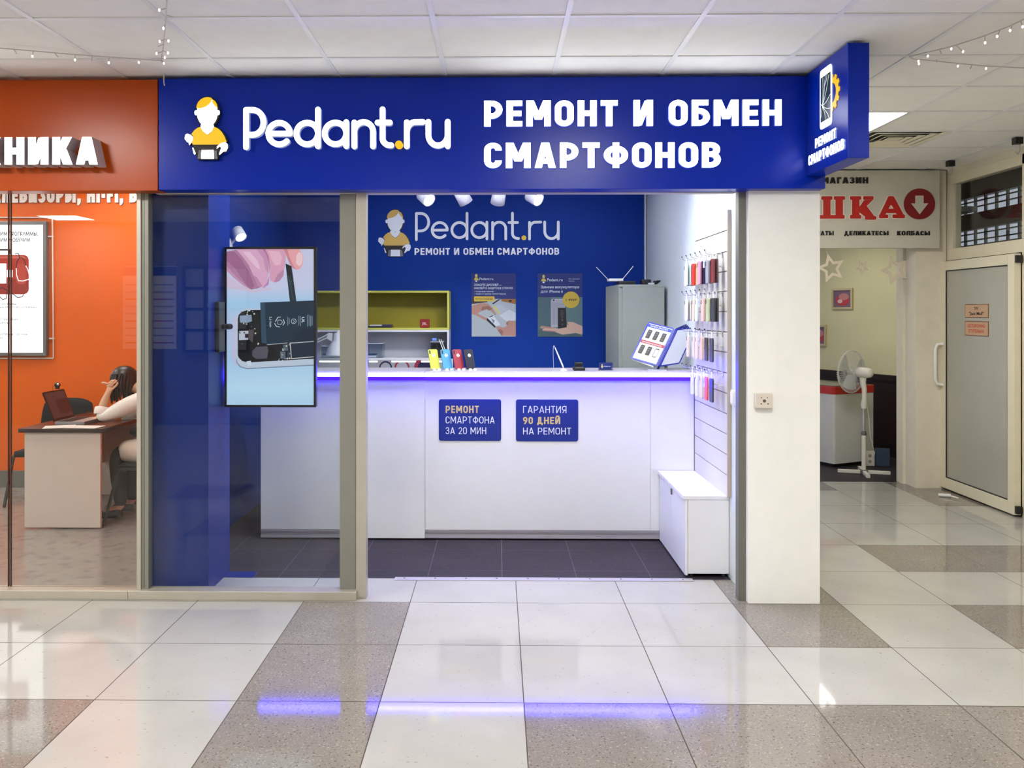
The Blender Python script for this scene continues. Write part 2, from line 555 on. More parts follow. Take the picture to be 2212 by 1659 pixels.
class Pic:
    """flat print on a frame; coordinates of a drawing whose (x0, y0) is the frame's origin, y down"""
    def __init__(s, mb, fr, x0, y0, k, base=0.0, ky=None):
        s.mb, s.fr, s.x0, s.y0, s.k, s.ky, s.b = mb, fr, x0, y0, k, ky or k, base
    def q(s, x, y): return ((x - s.x0) * s.k, (s.y0 - y) * s.ky)
    def poly(s, pts, m, lay=1):
        pts2 = [s.q(*p) for p in pts]
        ar = sum(pts2[i][0] * pts2[(i + 1) % len(pts2)][1] - pts2[(i + 1) % len(pts2)][0] * pts2[i][1] for i in range(len(pts2)))
        if ar < 0: pts2 = pts2[::-1]
        s.mb.face([s.fr.p(x, y, s.b + lay * 0.0003) for x, y in pts2], m)
    def rect(s, x0, y0, x1, y1, m, lay=1): s.poly([(x0, y0), (x1, y0), (x1, y1), (x0, y1)], m, lay)
    def disc(s, cx, cy, r, m, lay=1, n=20): s.poly(ellp(cx, cy, r, r, n), m, lay)
    def line(s, pts, wd, m, lay=1, closed=False):
        L, R = edges_of(pts, wd, closed, 'butt'); n = len(L)
        for i in range(n if closed else n - 1):
            j = (i + 1) % n
            s.poly([L[i], L[j], R[j], R[i]], m, lay)
    def text(s, t, x, y, m, w=None, h=None, bold=0.0, lay=2, rot=False):
        """left end x, base line y; fitted to the width w (drawing units) or the cap height h"""
        vs, fs = txt_mesh(t, bold)
        if not vs: return
        a0 = min(v.x for v in vs); a1 = max(v.x for v in vs)
        sx = (w / (a1 - a0)) if w else h / 0.73
        sy = (h / 0.73) if h else sx
        out = []
        for v in vs:
            px, py = (v.x - a0) * sx, v.y * sy
            if rot: xx, yy = x + py, y + px
            else: xx, yy = x + px, y - py
            X, Y = s.q(xx, yy); out.append(s.fr.p(X, Y, s.b + lay * 0.0003))
        if rot: fs = [f for f in fs]
        s.mb.mesh(out, fs, m)

# ------------------------------------------------------------------ materials of the place
TILE_L = speckle('light_polished_tile', (168, 165, 159), [((140, 136, 128), 60, 0.68, 0.76)], 0.045, mott=0.05)
TILE_D = speckle('grey_terrazzo_tile', (128, 121, 113), [((82, 76, 70), 95, 0.60, 0.70), ((160, 153, 145), 120, 0.60, 0.72)], 0.06, mott=0.08)
GROUT = mat('grout', (70, 62, 55), 0.9)
DARKTILE = speckle('dark_shop_tile', (46, 40, 45), [((62, 56, 62), 40, 0.55, 0.75)], 0.5, mott=0.12)
DARKTILE.node_tree.nodes['Principled BSDF'].inputs['Specular IOR Level'].default_value = .18
DGROUT = mat('pale_grout', (120, 112, 120), 0.9)
GREYTILE = speckle('grey_shop_tile', (150, 147, 142), [((128, 124, 120), 12, 0.5, 0.75)], 0.16, mott=0.08)
CEIL = mat('mineral_ceiling_tile', (236, 235, 232), 0.95, var=0.02, bump=0.5, bscale=160)
TBAR = mat('white_ceiling_bar', (226, 226, 228), 0.45, var=0.01)
PLASTER = mat('white_plaster', (240, 240, 236), 0.85, var=0.02, bump=0.15, bscale=60)
BEIGE = mat('cream_plaster', (216, 208, 190), 0.85, var=0.03, bump=0.15, bscale=60)
BLUEW = mat('blue_wall_paint', (0, 50, 140), 0.6, var=0.03, scale=3, spec=.2)
BLUEP = mat('blue_gloss_panel', (0, 38, 162), 0.28, var=0.02, scale=3, spec=.2)
BLUEC = mat('blue_column_panel', (0, 36, 118), 0.35, var=0.02, scale=3, spec=.2)
GREYW = mat('pale_grey_wall', (205, 212, 216), 0.8, var=0.02)
ORANGEW = mat('orange_wall_paint', (228, 104, 22), 0.6, var=0.03, scale=2, spec=.3)
ORANGEP = mat('orange_gloss_panel', (172, 68, 4), 0.28, var=0.02, scale=3, spec=.22)
ALU = mat('grey_aluminium', (138, 137, 128), 0.42, metal=0.35, var=0.03)
ALUD = mat('dark_aluminium', (112, 112, 104), 0.45, metal=0.3, var=0.03)
ALUL = mat('light_aluminium', (188, 182, 168), 0.35, metal=0.4, var=0.03)
WHITEL = mat('white_laminate', (226, 226, 228), 0.32, var=0.012)
WHITEP = mat('white_plastic', (228, 228, 225), 0.4, var=0.01)
PVC = mat('cream_plastic_frame', (222, 214, 190), 0.4, var=0.02)
BLACKP = mat('black_plastic', (14, 14, 16), 0.35, var=0.0)
CHROME = mat('chrome', (215, 215, 218), 0.18, metal=1.0, var=0.0)
GLASS = glass_mat('clear_pane')
ACRYL = glass_mat('clear_acrylic', (0.90, 0.93, 0.95), 1.45, 0.03)

# ------------------------------------------------------------------ floor
GX, GY, TS = 0.1089, 4.680, 0.6
DARK = {(-2,0),(-2,1),(-2,2),(0,2),(1,2),(2,2),(3,2),(2,0),(2,-1),(4,0),(4,-2),(5,-2),(4,-6),(6,-5),(6,-6),(-4,2),(-5,4),
        (-1,4),(0,5),(3,4),(-3,5),(5,3),(-6,1),(6,2),(-7,2)}
mb = MB()
g = 0.0022
def tiles(mb, X0, X1, Y0, Y1, z=0.0, gx=GX, gy=GY, ts=TS, l=None, d=None, dark=(), g=g):
    i0 = math.floor((X0 - gx) / ts); i1 = math.ceil((X1 - gx) / ts)
    j0 = math.floor((gy - Y1) / ts); j1 = math.ceil((gy - Y0) / ts)
    for i in range(i0, i1):
        for j in range(j0, j1):
            a, b = max(X0, gx + i * ts + g), min(X1, gx + (i + 1) * ts - g)
            c, e = max(Y0, gy - (j + 1) * ts + g), min(Y1, gy - j * ts - g)
            if b - a < .002 or e - c < .002: continue
            mb.face([(a, c, z), (b, c, z), (b, e, z), (a, e, z)], d if (i, j) in dark else l)
for r in ((-7.5, 5.9, -2.5, 4.72), (-1.70, 1.42, 4.72, 5.10), (1.80, 4.15, 4.72, 8.08), (4.15, 5.9, 4.72, 8.08)):
    tiles(mb, *r, l=TILE_L, d=TILE_D, dark=DARK)
for r in ((-7.5, 5.9, -2.5, 4.72), (-1.70, 1.42, 4.72, 5.10), (1.80, 5.9, 4.72, 8.08)):
    mb.box(r[0], r[1], r[2], r[3], -0.02, -0.0012, GROUT)
mb.build('floor', kind='structure', label='polished pale floor tiles with scattered grey terrazzo tiles')
mb = MB()
tiles(mb, -2.03, 1.42, 5.10, 8.05, z=0.0, gx=-.43, gy=5.72, ts=0.457, l=DARKTILE, g=.0015)
mb.box(-2.03, 1.42, 5.10, 8.05, -0.02, -0.0008, DGROUT)
mb.build('floor', kind='structure', label='dark charcoal tiles behind the threshold strip of the phone shop')
mb = MB()
tiles(mb, -7.5, -2.09, 4.79, 7.72, z=0.0, gx=-2.9, gy=5.5, ts=0.6, l=GREYTILE, g=.0012)
mb.box(-7.5, -2.09, 4.72, 7.72, -0.02, -0.0008, DGROUT)
mb.build('floor', kind='structure', label='grey tiles of the orange shop behind the glass')
mb = MB(); mb.box(1.8, 4.7, 8.08, 12.6, -0.02, 0.0, DARKTILE)
mb.build('floor', kind='structure', label='dark floor inside the food shop doorway')

# metal threshold strip between the two floors of the phone shop
mb = MB()
p0, p1 = atZ(852, 1252, 0), atZ(1497, 1254, 0)
mb.box(p0.x, p1.x, 5.062, 5.112, 0.0, 0.006, mat('threshold_metal', (205, 200, 205), 0.3, metal=0.6), bev=.003)
for k in range(10):
    x = p0.x + 0.06 + k * (p1.x - p0.x - 0.12) / 9
    mb.lathe([(0.006, 0.006), (0.005, 0.0085), (0.0, 0.009)], (x, 5.087, 0), (0, 0, 1), ALUD, 10)
mb.build('threshold_strip', label='long screwed metal threshold strip in front of the white counter', cat='threshold')

# ------------------------------------------------------------------ ceiling
ZC = 2.938
CX0, CY0 = -0.8899, 3.7185
PANELS = {(2, -3), (-4, -2), (-8, -3), (5, 3), (2, -7), (-9, -10), (-1, -9), (6, -4)}
VENTS = {(6, 4)}
mb = MB()
def ceil_region(X0, X1, Y0, Y1):
    i0 = math.floor((X0 - CX0) / .6); i1 = math.ceil((X1 - CX0) / .6)
    j0 = math.floor((Y0 - CY0) / .6); j1 = math.ceil((Y1 - CY0) / .6)
    for i in range(i0, i1):
        for j in range(j0, j1):
            a, b = max(X0, CX0 + i * .6 + .012), min(X1, CX0 + (i + 1) * .6 - .012)
            c, e = max(Y0, CY0 + j * .6 + .012), min(Y1, CY0 + (j + 1) * .6 - .012)
            if b - a < .01 or e - c < .01 or (i, j) in PANELS or (i, j) in VENTS: continue
            mb.face([(a, c, ZC + .006), (a, e, ZC + .006), (b, e, ZC + .006), (b, c, ZC + .006)], CEIL)
    for i in range(i0, i1 + 1):
        x = CX0 + i * .6
        if X0 < x < X1: mb.box(x - .012, x + .012, Y0, Y1, ZC, ZC + .012, TBAR)
    for j in range(j0, j1 + 1):
        y = CY0 + j * .6
        if Y0 < y < Y1: mb.box(X0, X1, y - .012, y + .012, ZC + .001, ZC + .0121, TBAR)
ceil_region(-7.5, 4.26, -2.5, 4.76)
ceil_region(1.80, 4.26, 4.76, 8.10)
mb.box(-7.6, 4.26, -2.6, 8.2, ZC + .09, ZC + .11, CEIL)
mb.build('ceiling', kind='structure', label='suspended ceiling of white square tiles')
mb = MB(); mb.box(-2.03, 1.42, 4.78, 8.05, 2.94, 2.99, CEIL); mb.build('ceiling', kind='structure')
mb = MB(); mb.box(-7.5, -2.05, 4.78, 7.72, 2.94, 2.99, CEIL); mb.build('ceiling', kind='structure')
mb = MB(); mb.box(1.8, 4.62, 8.12, 12.6, 2.6, 2.65, CEIL); mb.build('ceiling', kind='structure')

def panel(i, j, label, s=S_PANEL, col=(1.0, 0.975, 0.925), X=None, Y=None, z=ZC, group=None):
    x = CX0 + (i + .5) * .6 if X is None else X
    y = CY0 + (j + .5) * .6 if Y is None else Y
    t = thing('ceiling_light', label, 'light', (x, y, z), group=group)
    f = MB()
    for a in (-1, 1):
        f.box(x + a * .288 - .006, x + a * .288 + .006, y - .294, y + .294, z, z + .03, WHITEP)
        f.box(x - .282, x + .282, y + a * .288 - .006, y + a * .288 + .006, z, z + .03, WHITEP)
    f.build('frame', t)
    d = MB()
    m = mat('lit_diffuser_%d_%d' % (int(s * 10), int(col[2] * 100)), (230, 230, 230), 0.4, var=0, emit=col, estr=s)
    d.box(x - .282, x + .282, y - .282, y + .282, z + .006, z + .028, m)
    d.build('diffuser', t)
    return t
panel(5, 3, 'square lit ceiling panel behind the projecting blue sign, near the vent', s=S_PANEL * 0.65)
for ij in ((2, -3), (-4, -2), (-8, -3), (2, -7), (-9, -10), (-1, -9)):  # the last one is an unseen extra, added to keep the floor lit
    panel(*ij, 'square lit panel of the passage ceiling outside the shop fronts', group='passage ceiling panels')
panel(6, -4, 'square lit panel of the passage ceiling outside the shop fronts', s=S_PANEL * .25, group='passage ceiling panels')
for x, y in ((-1.1, 5.35), (-.1, 5.35), (.9, 5.35)):  # unseen panels added to brighten the counter front
    panel(0, 0, 'unseen panel added on the phone shop ceiling to light the counter front', s=S_SHOP, col=(0.93, 0.97, 1.0), X=x, Y=y, z=2.908, group='added phone shop front ceiling panels')
for x, y in ((-.9, 7.1), (0.5, 7.1)):
    panel(0, 0, 'square lit panel on the phone shop ceiling behind the counter', s=S_SHOP * .19, col=(0.93, 0.97, 1.0), X=x, Y=y, z=2.908, group='phone shop rear ceiling panels')
panel(0, 0, 'square lit panel on the ceiling inside the food shop', s=S_DELI, col=(1.0, 0.97, 0.86), X=3.35, Y=9.3, z=2.568)
for k, (x, y) in enumerate(((-3.2, 5.6), (-5.2, 5.6), (-3.4, 7.0), (-5.2, 7.0))):
    panel(0, 0, 'square lit panel on the ceiling of the orange shop', s=S_ORANGE, col=(1.0, 0.95, 0.88), X=x, Y=y, z=2.908, group='orange shop ceiling panels')

# four-way air diffuser
x, y = CX0 + 6.5 * .6, CY0 + 4.5 * .6
t = thing('air_vent', 'square ceiling air diffuser with nested louvres right of the lit panel', 'vent', (x, y, ZC))
mb = MB(); mb.box(x - .288, x + .288, y - .288, y + .288, ZC + .06, ZC + .07, mat('vent_dark', (30, 28, 26), 0.9)); mb.build('duct_box', t)
for k, rr in enumerate((.285, .225, .165, .105)):
    mb = MB(); a, b = rr, rr - .026
    za, zb = ZC + .002, ZC + .010
    for s1 in range(4):
        R = Matrix.Rotation(s1 * PI / 2, 3, 'Z')
        O = Vector((x, y, 0))
        q = [O + R @ Vector(p) for p in ((-a, -a, za), (a, -a, za), (b, -b, zb), (-b, -b, zb))]
        q2 = [p + Vector((0, 0, .003)) for p in q]
        mb.face(q[::-1], PVC); mb.face(q2, PVC); mb.face([q[2], q[3], q2[3], q2[2]], PVC); mb.face([q[0], q[1], q2[1], q2[0]], PVC)
    mb.build('louvre', t)
mb = MB(); mb.box(x - .055, x + .055, y - .055, y + .055, ZC + .004, ZC + .01, PVC); mb.build('centre_plate', t)

# ------------------------------------------------------------------ walls of the phone shop
def wall(name, x0, x1, y0, y1, z0, z1, m, label=None):
    b = MB(); b.box(x0, x1, y0, y1, z0, z1, m); return b.build(name, kind='structure', label=label)
wall('wall_back', -2.10, 1.55, 8.05, 8.15, 0, 2.94, BLUEW, 'bright blue back wall of the phone shop')
wall('wall_left', -2.07, -2.03, 5.22, 8.05, 0, 2.94, BLUEW, 'blue left wall of the phone shop')
wall('wall_right', 1.42, 1.60, 4.95, 8.05, 0, 2.94, GREYW, 'pale right wall of the phone shop')
wall('wall_left', -2.05, -1.68, 4.83, 5.215, 0, 2.94, BLUEC, 'blue clad column behind the display window')
mb = MB()
mb.box(1.400, 1.797, 4.690, 4.95, 0, 2.94, PLASTER)
mb.box(1.60, 1.797, 4.95, 8.12, 0, 2.94, PLASTER)
mb.build('wall_pillar', kind='structure', label='white plastered pillar right of the shop entrance')
# blue film lapping onto the shop floor at the foot of the column
mb = MB(); mb.box(-1.68, -1.50, 5.10, 5.21, 0.0, 0.0035, BLUEC)
mb.build('floor_film', label='small patch of blue film on the floor at the foot of the blue column', cat='film')
mb = MB(); mb.box(1.404, 1.412, 7.98, 8.05, 0, 2.94, WHITEP); mb.build('trim_3', kind='structure')

# ------------------------------------------------------------------ orange shop
wall('wall_back', -7.6, -2.07, 7.72, 7.82, 0, 2.94, ORANGEW, 'orange back wall of the neighbouring shop')
wall('wall_left', -7.6, -7.5, -2.6, 7.72, 0, 2.94, PLASTER)
wall('wall_right', -2.10, -2.07, 4.84, 7.72, 0, 2.94, ORANGEW, 'orange partition of the neighbouring shop')
mb = MB(); mb.box(-7.5, -2.10, 7.70, 7.72, 0, 0.155, mat('grey_baseboard', (112, 110, 106), 0.6), bev=.004)
mb.build('baseboard_back', kind='structure')

# ------------------------------------------------------------------ facade frames and panes
t = thing('window_1', None, None, (-4, 4.74, 0), kind='structure'); t['label'] = 'long glazed shop front with aluminium frame'
mb = MB(); xr = atZ(770, 1297, 0).x; mb.box(-7.5, xr, 4.695, 4.79, 0.0, 0.050, ALUL, bev=.004)
xj = atY(275, 1285, 4.69).x; mb.box(xj - .001, xj + .001, 4.6942, 4.6952, 0.002, .048, ALUD); mb.build('sill', t)
def post(xa, xb, y0, y1, z0, z1, m, name='post', grooves=()):
    b = MB(); b.box(xa, xb, y0, y1, z0, z1, m, bev=.002)
    for gx_ in grooves: b.box(gx_ - .0012, gx_ + .0012, y0 - .0006, y0 + .002, z0 + .01, z1 - .01, BLACKP)
    return b.build(name, t)
xa, xb, xc, xd = (atY(u, 900, 4.72).x for u in (295, 304, 310, 319))
post(xa, xb, 4.72, 4.79, .05, 2.33, ALUL); post(xb, xd, 4.73, 4.79, .05, 2.33, ALU, grooves=(xc,))
xa, xb, xc = (atY(u, 900, 4.735).x for u in (733, 769, 791))
post(xa, xb - .002, 4.745, 4.80, .05, 2.33, ALU); post(xb, xc, 4.735, 4.80, 0.0, 2.33, ALUL, 'door_post')
xE = xa
xa, xb = (atY(u, 900, 4.74).x for u in (1595, 1617.5))
mb = MB(); mb.box(xa, xb + .006, 4.735, 4.80, 0.0, 2.33, ALUD, bev=.002)
mb.lathe([(.008, 0), (.008, .006), (0, .008)], (xb - .006, 4.735, atY(1613, 744, 4.735).z), (0, -1, 0), WHITEP, 12)
mb.build('door_post', t)
mb = MB(); mb.box(-1.95, 1.345, 4.74, 4.80, 2.300, 2.33, ALUL, bev=.003); mb.build('head_rail', t)
mb = MB(); mb.box(-7.5, -2.07, 4.74, 4.80, 2.312, 2.33, ALUL, bev=.003); mb.build('head_rail', t)
for x0, x1 in ((-7.45, atY(18, 800, 4.76).x - .004), (atY(22, 800, 4.76).x, atY(296, 800, 4.76).x), (atY(318, 800, 4.76).x, xE)):
    mb = MB(); mb.box(x0, x1, 4.762, 4.770, .05, 2.315, GLASS); mb.build('glass_pane', t)
for u in (17.5, 22.5):
    x = atY(u, 800, 4.76).x
    mb = MB(); mb.box(x - .0022, x + .0022, 4.760, 4.772, .05, 2.315, mat('glass_edge', (60, 48, 44), 0.3)); mb.build('glass_edge', t)

# ------------------------------------------------------------------ right hand part of the passage
YS = 8.08
wall('wall_back', 3.872, 4.15, 7.80, 8.10, 0, 2.94, BEIGE, 'cream pier between food shop doorway and glass door')
wall('wall_back', 1.797, 3.872, 7.90, 8.10, 2.26, 2.94, BEIGE)
mb = MB(); mb.box(3.845, 3.871, 7.99, 8.12, 0, 2.26, BEIGE); mb.build('trim_4', kind='structure')
# slanted inner wall of the food shop with wainscot
A = Vector((4.62, 9.05, 0)); B = Vector((3.25, 12.4, 0)); U = (B - A); LEN = U.length; U.normalize(); Nn = Vector((-U.y, U.x, 0))
if Nn.x > 0: Nn = -Nn
fr_in = Frame(A, U, (0, 0, 1), Nn)
CREAM = mat('cream_wall_paint', (214, 208, 168), 0.8, var=0.04, scale=2)
WOODD = mat('dark_wood', (34, 18, 15), 0.5, var=0.15, scale=6, spec=.3)
mb = MB(); mb.prism([(0, 0), (LEN, 0), (LEN, 4.0), (0, 4.0)], fr_in, -.05, 0, CREAM); mb.build('wall_inner', kind='structure', label='cream wall inside the food shop')
mb = MB()
mb.prism([(0, 0), (LEN, 0), (LEN, .86), (0, .86)], fr_in, .001, .02, WOODD)
mb.prism([(0, .86), (LEN, .86), (LEN, .92), (0, .92)], fr_in, .001, .045, WOODD)
mb.prism([(0, .84), (LEN, .84), (LEN, .86), (0, .86)], fr_in, .001, .032, WOODD)
for k in range(5):
    x = .1 + k * .72
    mb.prism([(x, .12), (x + .6, .12), (x + .6, .74), (x, .74)], fr_in, .02, .028, WOODD)
mb.build('trim_2', kind='structure', label='dark wooden wainscot inside the food shop')
wall('wall_back', 1.7, 4.0, 12.5, 12.6, 0, 2.6, CREAM)
mb = MB(); mb.prism([(4.27, 8.10), (4.62, 9.05), (4.66, 9.03), (4.32, 8.10)], Frame((0, 0, 0), (1, 0, 0), (0, 1, 0)), 0, 4.0, CREAM); mb.build('wall_right', kind='structure')
# side wall with the glazed door
mb = MB()
Y0D, Y1D = 6.60, 7.80
mb.box(4.16, 4.26, -2.5, Y0D - 1.25, 0, 2.94, BEIGE)
mb.box(4.16, 4.26, Y1D, 8.10, 0, 2.94, BEIGE)
mb.box(4.16, 4.26, Y0D - 1.25, Y1D, 2.885, 3.06, BEIGE)
mb.build('wall_right', kind='structure', label='cream side wall with the glazed door')
wall('wall_front', -7.6, 6.0, -2.62, -2.5, 0, 2.94, mat('facing_wall', (120, 117, 112), 0.8))
# facing wall: what the panes mirror
mb = MB(); fr_f = Frame((-4.65, -2.5, 1.10), (-1, 0, 0), (0, 0, 1), (0, 1, 0))
mb.prism([(0, 0), (.78, 0), (.78, 1.2), (0, 1.2)], fr_f, 0.001, .004, C(235, 235, 235))
mb.prism([(0, 1.06), (.78, 1.06), (.78, 1.19), (0, 1.19)], fr_f, .004, .0046, C(40, 60, 120))
for r in range(9):
    mb.prism([(.04, .08 + r * .105), (.74, .08 + r * .105), (.74, .10 + r * .105), (.04, .10 + r * .105)], fr_f, .004, .0046, C(150, 150, 155) if r % 3 else C(170, 50, 50))
mb.build('wall_poster', label='white poster of printed rows on the wall facing the shop fronts', cat='poster')
t = thing('window_2', None, None, (-4.2, -2.5, 1), kind='structure')
mb = MB(); fr_f = Frame((-4.55, -2.5, 1.05), (1, 0, 0), (0, 0, 1), (0, 1, 0))
DKF = mat('dark_window_frame', (30, 34, 44), 0.4)
for k in range(4): mb.box(-4.55 + k * .31, -4.51 + k * .31, -2.5, -2.45, 1.05, 2.3, DKF)
for k in range(5): mb.box(-4.55, -3.58, -2.5, -2.455, 1.05 + k * .3025, 1.09 + k * .3025, DKF)
mb.build('window_frame', t)
mb = MB(); mb.box(-4.55, -3.58, -2.498, -2.49, 1.05, 2.3, mat('bright_pane', (190, 200, 215), 0.2)); mb.build('pane', t)

# ================================================================== signs over the shop fronts
FY = 4.61
LIT = mat('lit_letter_face', (250, 250, 250), 0.4, var=0, emit=(0.95, 0.98, 1.0), estr=S_LETTER)
LSIDE = mat('letter_side', (205, 215, 222), 0.5, var=0, emit=(0.8, 0.9, 1.0), estr=0.10)
GSIDE = mat('grey_letter_side', (176, 168, 176), 0.5, var=0)
LITY = mat('lit_yellow_face', (110, 78, 2), 0.4, var=0, emit=(1.0, 0.56, 0.0), estr=0.92)
DKB = mat('dark_logo_backing', (26, 22, 20), 0.5, var=0)
zb = atY(1000, 409, FY).z; ZT = 2.922
xL = atY(342.5, 300, FY).x; xR = atY(1783, 405, FY).x
fs = thing('fascia_sign', 'long blue shop fascia with lit white lettering', 'sign', ((xL + xR) / 2, FY, zb))
mb = MB(); mb.box(xL, xR, FY, 4.735, zb, ZT, BLUEP, bev=.003); mb.build('panel', fs)
fr = Frame((0, FY, 0))
def span(u0, v0, u1, v1, Y):
    a, b = atY(u0, v0, Y), atY(u1, v1, Y)
    return a.x, min(a.z, b.z), abs(b.x - a.x), abs(b.z - a.z)
def letters(txt, u0, vtop, u1, vbase, wt, dep, par, Y=FY, m=LIT, ms=LSIDE, tr=.13, name='letter'):
    x0, z0, W, Hh = span(u0, vbase, u1, vtop, Y - dep)
    draw_word(txt, Frame((0, Y, 0)), x0, z0, Hh, W, wt, 0.0015, dep, m, ms, tr=tr, each=lambda g_, c: g_.build(name, par))
letters('РЕМОНТ И ОБМЕН', 1046, 215, 1688.5, 273, .205, .018, fs)
letters('СМАРТФОНОВ', 1046, 307, 1557, 363, .205, .018, fs)
p = atY(525.5, 318, FY - .03); k = 4.58 / F_PX / 3.253
draw_brand(fr, p.x, p.z, k, 39, .0015, .032, LIT, LSIDE, LITY, each=lambda g_, c: g_.build('letter' if c != '.' else 'dot', fs), dot=27)

def emblem(pc, white, yellow, dark, grey, lift, mb):
    """pictogram of the shop: capped head, jumper and a tablet"""
    def put(pts, m, d):
        q = [pc.q(*p_) for p_ in pts]
        mb.prism(q, pc.fr, 0.001, lift + d, m, dark, back=False)
    e = lift * .04 + .0004
    put(ellp(632, 480, 242, 312, 36), dark, 0)
    put([(300, 915), (375, 835), (490, 760), (765, 760), (860, 805), (935, 880), (1000, 970), (1035, 1075), (870, 1150), (870, 1320), (830, 1435), (440, 1435), (400, 1320), (350, 1200), (310, 1100), (350, 985)], dark, 0)
    put(ellp(402, 495, 32, 50, 18), white, e); put(ellp(848, 495, 32, 50, 18), white, e)
    put(ellp(630, 490, 207, 285, 36), white, e * 2)
    put([(410, 405), (418, 345), (450, 280), (500, 230), (560, 197), (630, 186), (690, 192), (728, 212), (712, 275), (672, 325), (610, 372), (545, 398), (480, 411)], yellow, e * 3)
    put([(742, 232), (790, 268), (825, 330), (843, 405), (795, 375), (750, 325), (722, 282)], yellow, e * 3)
    put([(495, 778), (545, 880), (632, 945), (720, 880), (768, 778), (850, 815), (915, 875), (970, 960), (1018, 1078), (935, 1092), (850, 1135), (342, 1135), (318, 1090), (358, 985), (310, 920), (370, 845), (430, 800)], yellow, e * 2)
    put([(505, 735), (632, 785), (752, 735), (765, 775), (720, 868), (632, 935), (545, 868), (498, 785)], white, e * 3)
    put([(178, 1000), (192, 935), (230, 918), (298, 940), (348, 990), (322, 1080), (272, 1148), (255, 1090), (222, 1082), (205, 1045), (182, 1038)], white, e * 3)
    put([(330, 1195), (352, 1205), (396, 1310), (385, 1335), (362, 1325)], white, e * 3)
    put([(820, 1222), (830, 1170), (900, 1112), (990, 1086), (1040, 1130), (1046, 1200), (1012, 1270), (955, 1278), (880, 1340), (868, 1328), (912, 1200), (880, 1172)], white, e * 3)
    put([(518, 1246), (762, 1246), (770, 1420), (508, 1420)], white, e * 4)
    put([(460, 1255), (508, 1250), (496, 1420), (438, 1415)], grey, e * 3)
    put([(774, 1250), (818, 1262), (842, 1418), (782, 1420)], grey, e * 3)
p = atY(380, 190, FY - .03)
mb = MB(); emblem(Pic(mb, Frame((p.x, FY, p.z)), 0, 0, 4.58 / F_PX / 9.214), LIT, LITY, DKB, mat('logo_grey', (120, 120, 125)), .026, mb); mb.build('emblem', fs)

# orange neighbour
zb2 = atY(100, 412, FY).z
osn = thing('fascia_sign', 'orange shop fascia with deep white lit letters', 'sign', (-4.5, FY, zb2))
mb = MB(); mb.box(-7.5, xL - .006, FY + .004, 4.735, zb2, ZT - .004, ORANGEP, bev=.003); mb.build('panel', osn)
letters('ТЕХНИКА', -133, 296, 211, 356, .235, .105, osn, Y=FY + .004, ms=GSIDE, tr=.12)

# blue sign that projects into the passage
x0 = (atY(1742, 250, FY).x + atY(1832, 250, 4.075).x) / 2
yF = atX(1832, 90, x0).y; x1 = atY(1878, 200, yF).x
zt, zl = min(2.930, atX(1832, 86, x0).z), atX(1832, 341, x0).z
ps = thing('projecting_sign', 'narrow blue box sign projecting over the passage, with a cracked phone picture', 'sign', ((x0 + x1) / 2, FY, zl))
mb = MB(); mb.box(x0, x1, yF, FY - .001, zl, zt, BLUEP, bev=.003); mb.build('box', ps)
frs = Frame((x0, FY, 0), (0, -1, 0), (0, 0, 1))
def sq(cx_, cy_):
    q = atX(1720 + cx_ / 5.027, 70 + cy_ / 5.027, x0 - .004); return (FY - q.y, q.z)
def side_word(txt, tl, bl, br, name):
    a, b, c = sq(*tl), sq(*bl), sq(*br)
    draw_word(txt, frs, b[0], b[1], a[1] - b[1], c[0] - b[0], .19, .001, .007, LIT, LSIDE, each=lambda g_, ch: g_.build('letter', ps))
side_word('РЕМОНТ', (211, 1158), (211, 1260), (437, 1146), 'letter')
side_word('СМАРТФОНОВ', (138, 1343), (138, 1449), (524, 1262), 'letter')
pw = mat('lit_print_white', (235, 240, 242), 0.3, var=0, emit=(.9, 1, 1), estr=.75)
a, b, c = sq(258, 425), sq(258, 1065), sq(385, 985)
X0p, X1p, Zb, Zt = a[0], c[0], b[1], a[1]
wd, hh = X1p - X0p, Zt - Zb
mb = MB(); mb.prism(rrect(X0p, X1p, Zb, Zt, wd * .14), frs, .001, .005, pw); mb.build('phone_picture', ps)
mb = MB()
mb.prism([(X0p + wd * .08, Zb + hh * .12), (X1p - wd * .08, Zb + hh * .12), (X1p - wd * .08, Zt - hh * .13), (X0p + wd * .08, Zt - hh * .13)], frs, .005, .0055, mat('phone_screen_print', (64, 76, 80), 0.2, var=.25, scale=14))
def crack(pts, t=.0016):
    L, R = edges_of([(X0p + wd * x, Zb + hh * y) for x, y in pts], t * 2, False)
    mb.ribbon(L, R, False, frs, .0055, .006, pw, None)
for pts in ([(.25,.38),(.35,.5),(.42,.7),(.5,.87)], [(.25,.38),(.55,.58),(.8,.84)], [(.25,.38),(.6,.42),(.92,.5)], [(.25,.38),(.3,.6),(.28,.86)],
            [(.25,.38),(.6,.30),(.92,.27)], [(.25,.38),(.45,.24),(.5,.13)], [(.25,.38),(.7,.2),(.8,.13)], [(.25,.38),(.1,.43)], [(.25,.38),(.12,.2)], [(.42,.7),(.6,.78),(.64,.87)]):
    crack(pts)
mb.build('screen_picture', ps)
ce = (X0p + 1.62 * wd - hh * .305, Zb + hh * .50)
pts = []
ro, ri = hh * .305, hh * .25
for k in range(12):
    for q, rad in ((-.32, ri), (-.2, ro), (.2, ro), (.32, ri)):
        t_ = (k + q) / 12 * 2 * PI
        pts.append((ce[0] + rad * math.cos(t_), ce[1] + rad * math.sin(t_)))
inner = [(ce[0] + hh * .165 * math.cos((k + q) / 12 * 2 * PI), ce[1] + hh * .165 * math.sin((k + q) / 12 * 2 * PI)) for k in range(12) for q in (-.32, -.2, .2, .32)]
mb = MB()
n = len(pts)
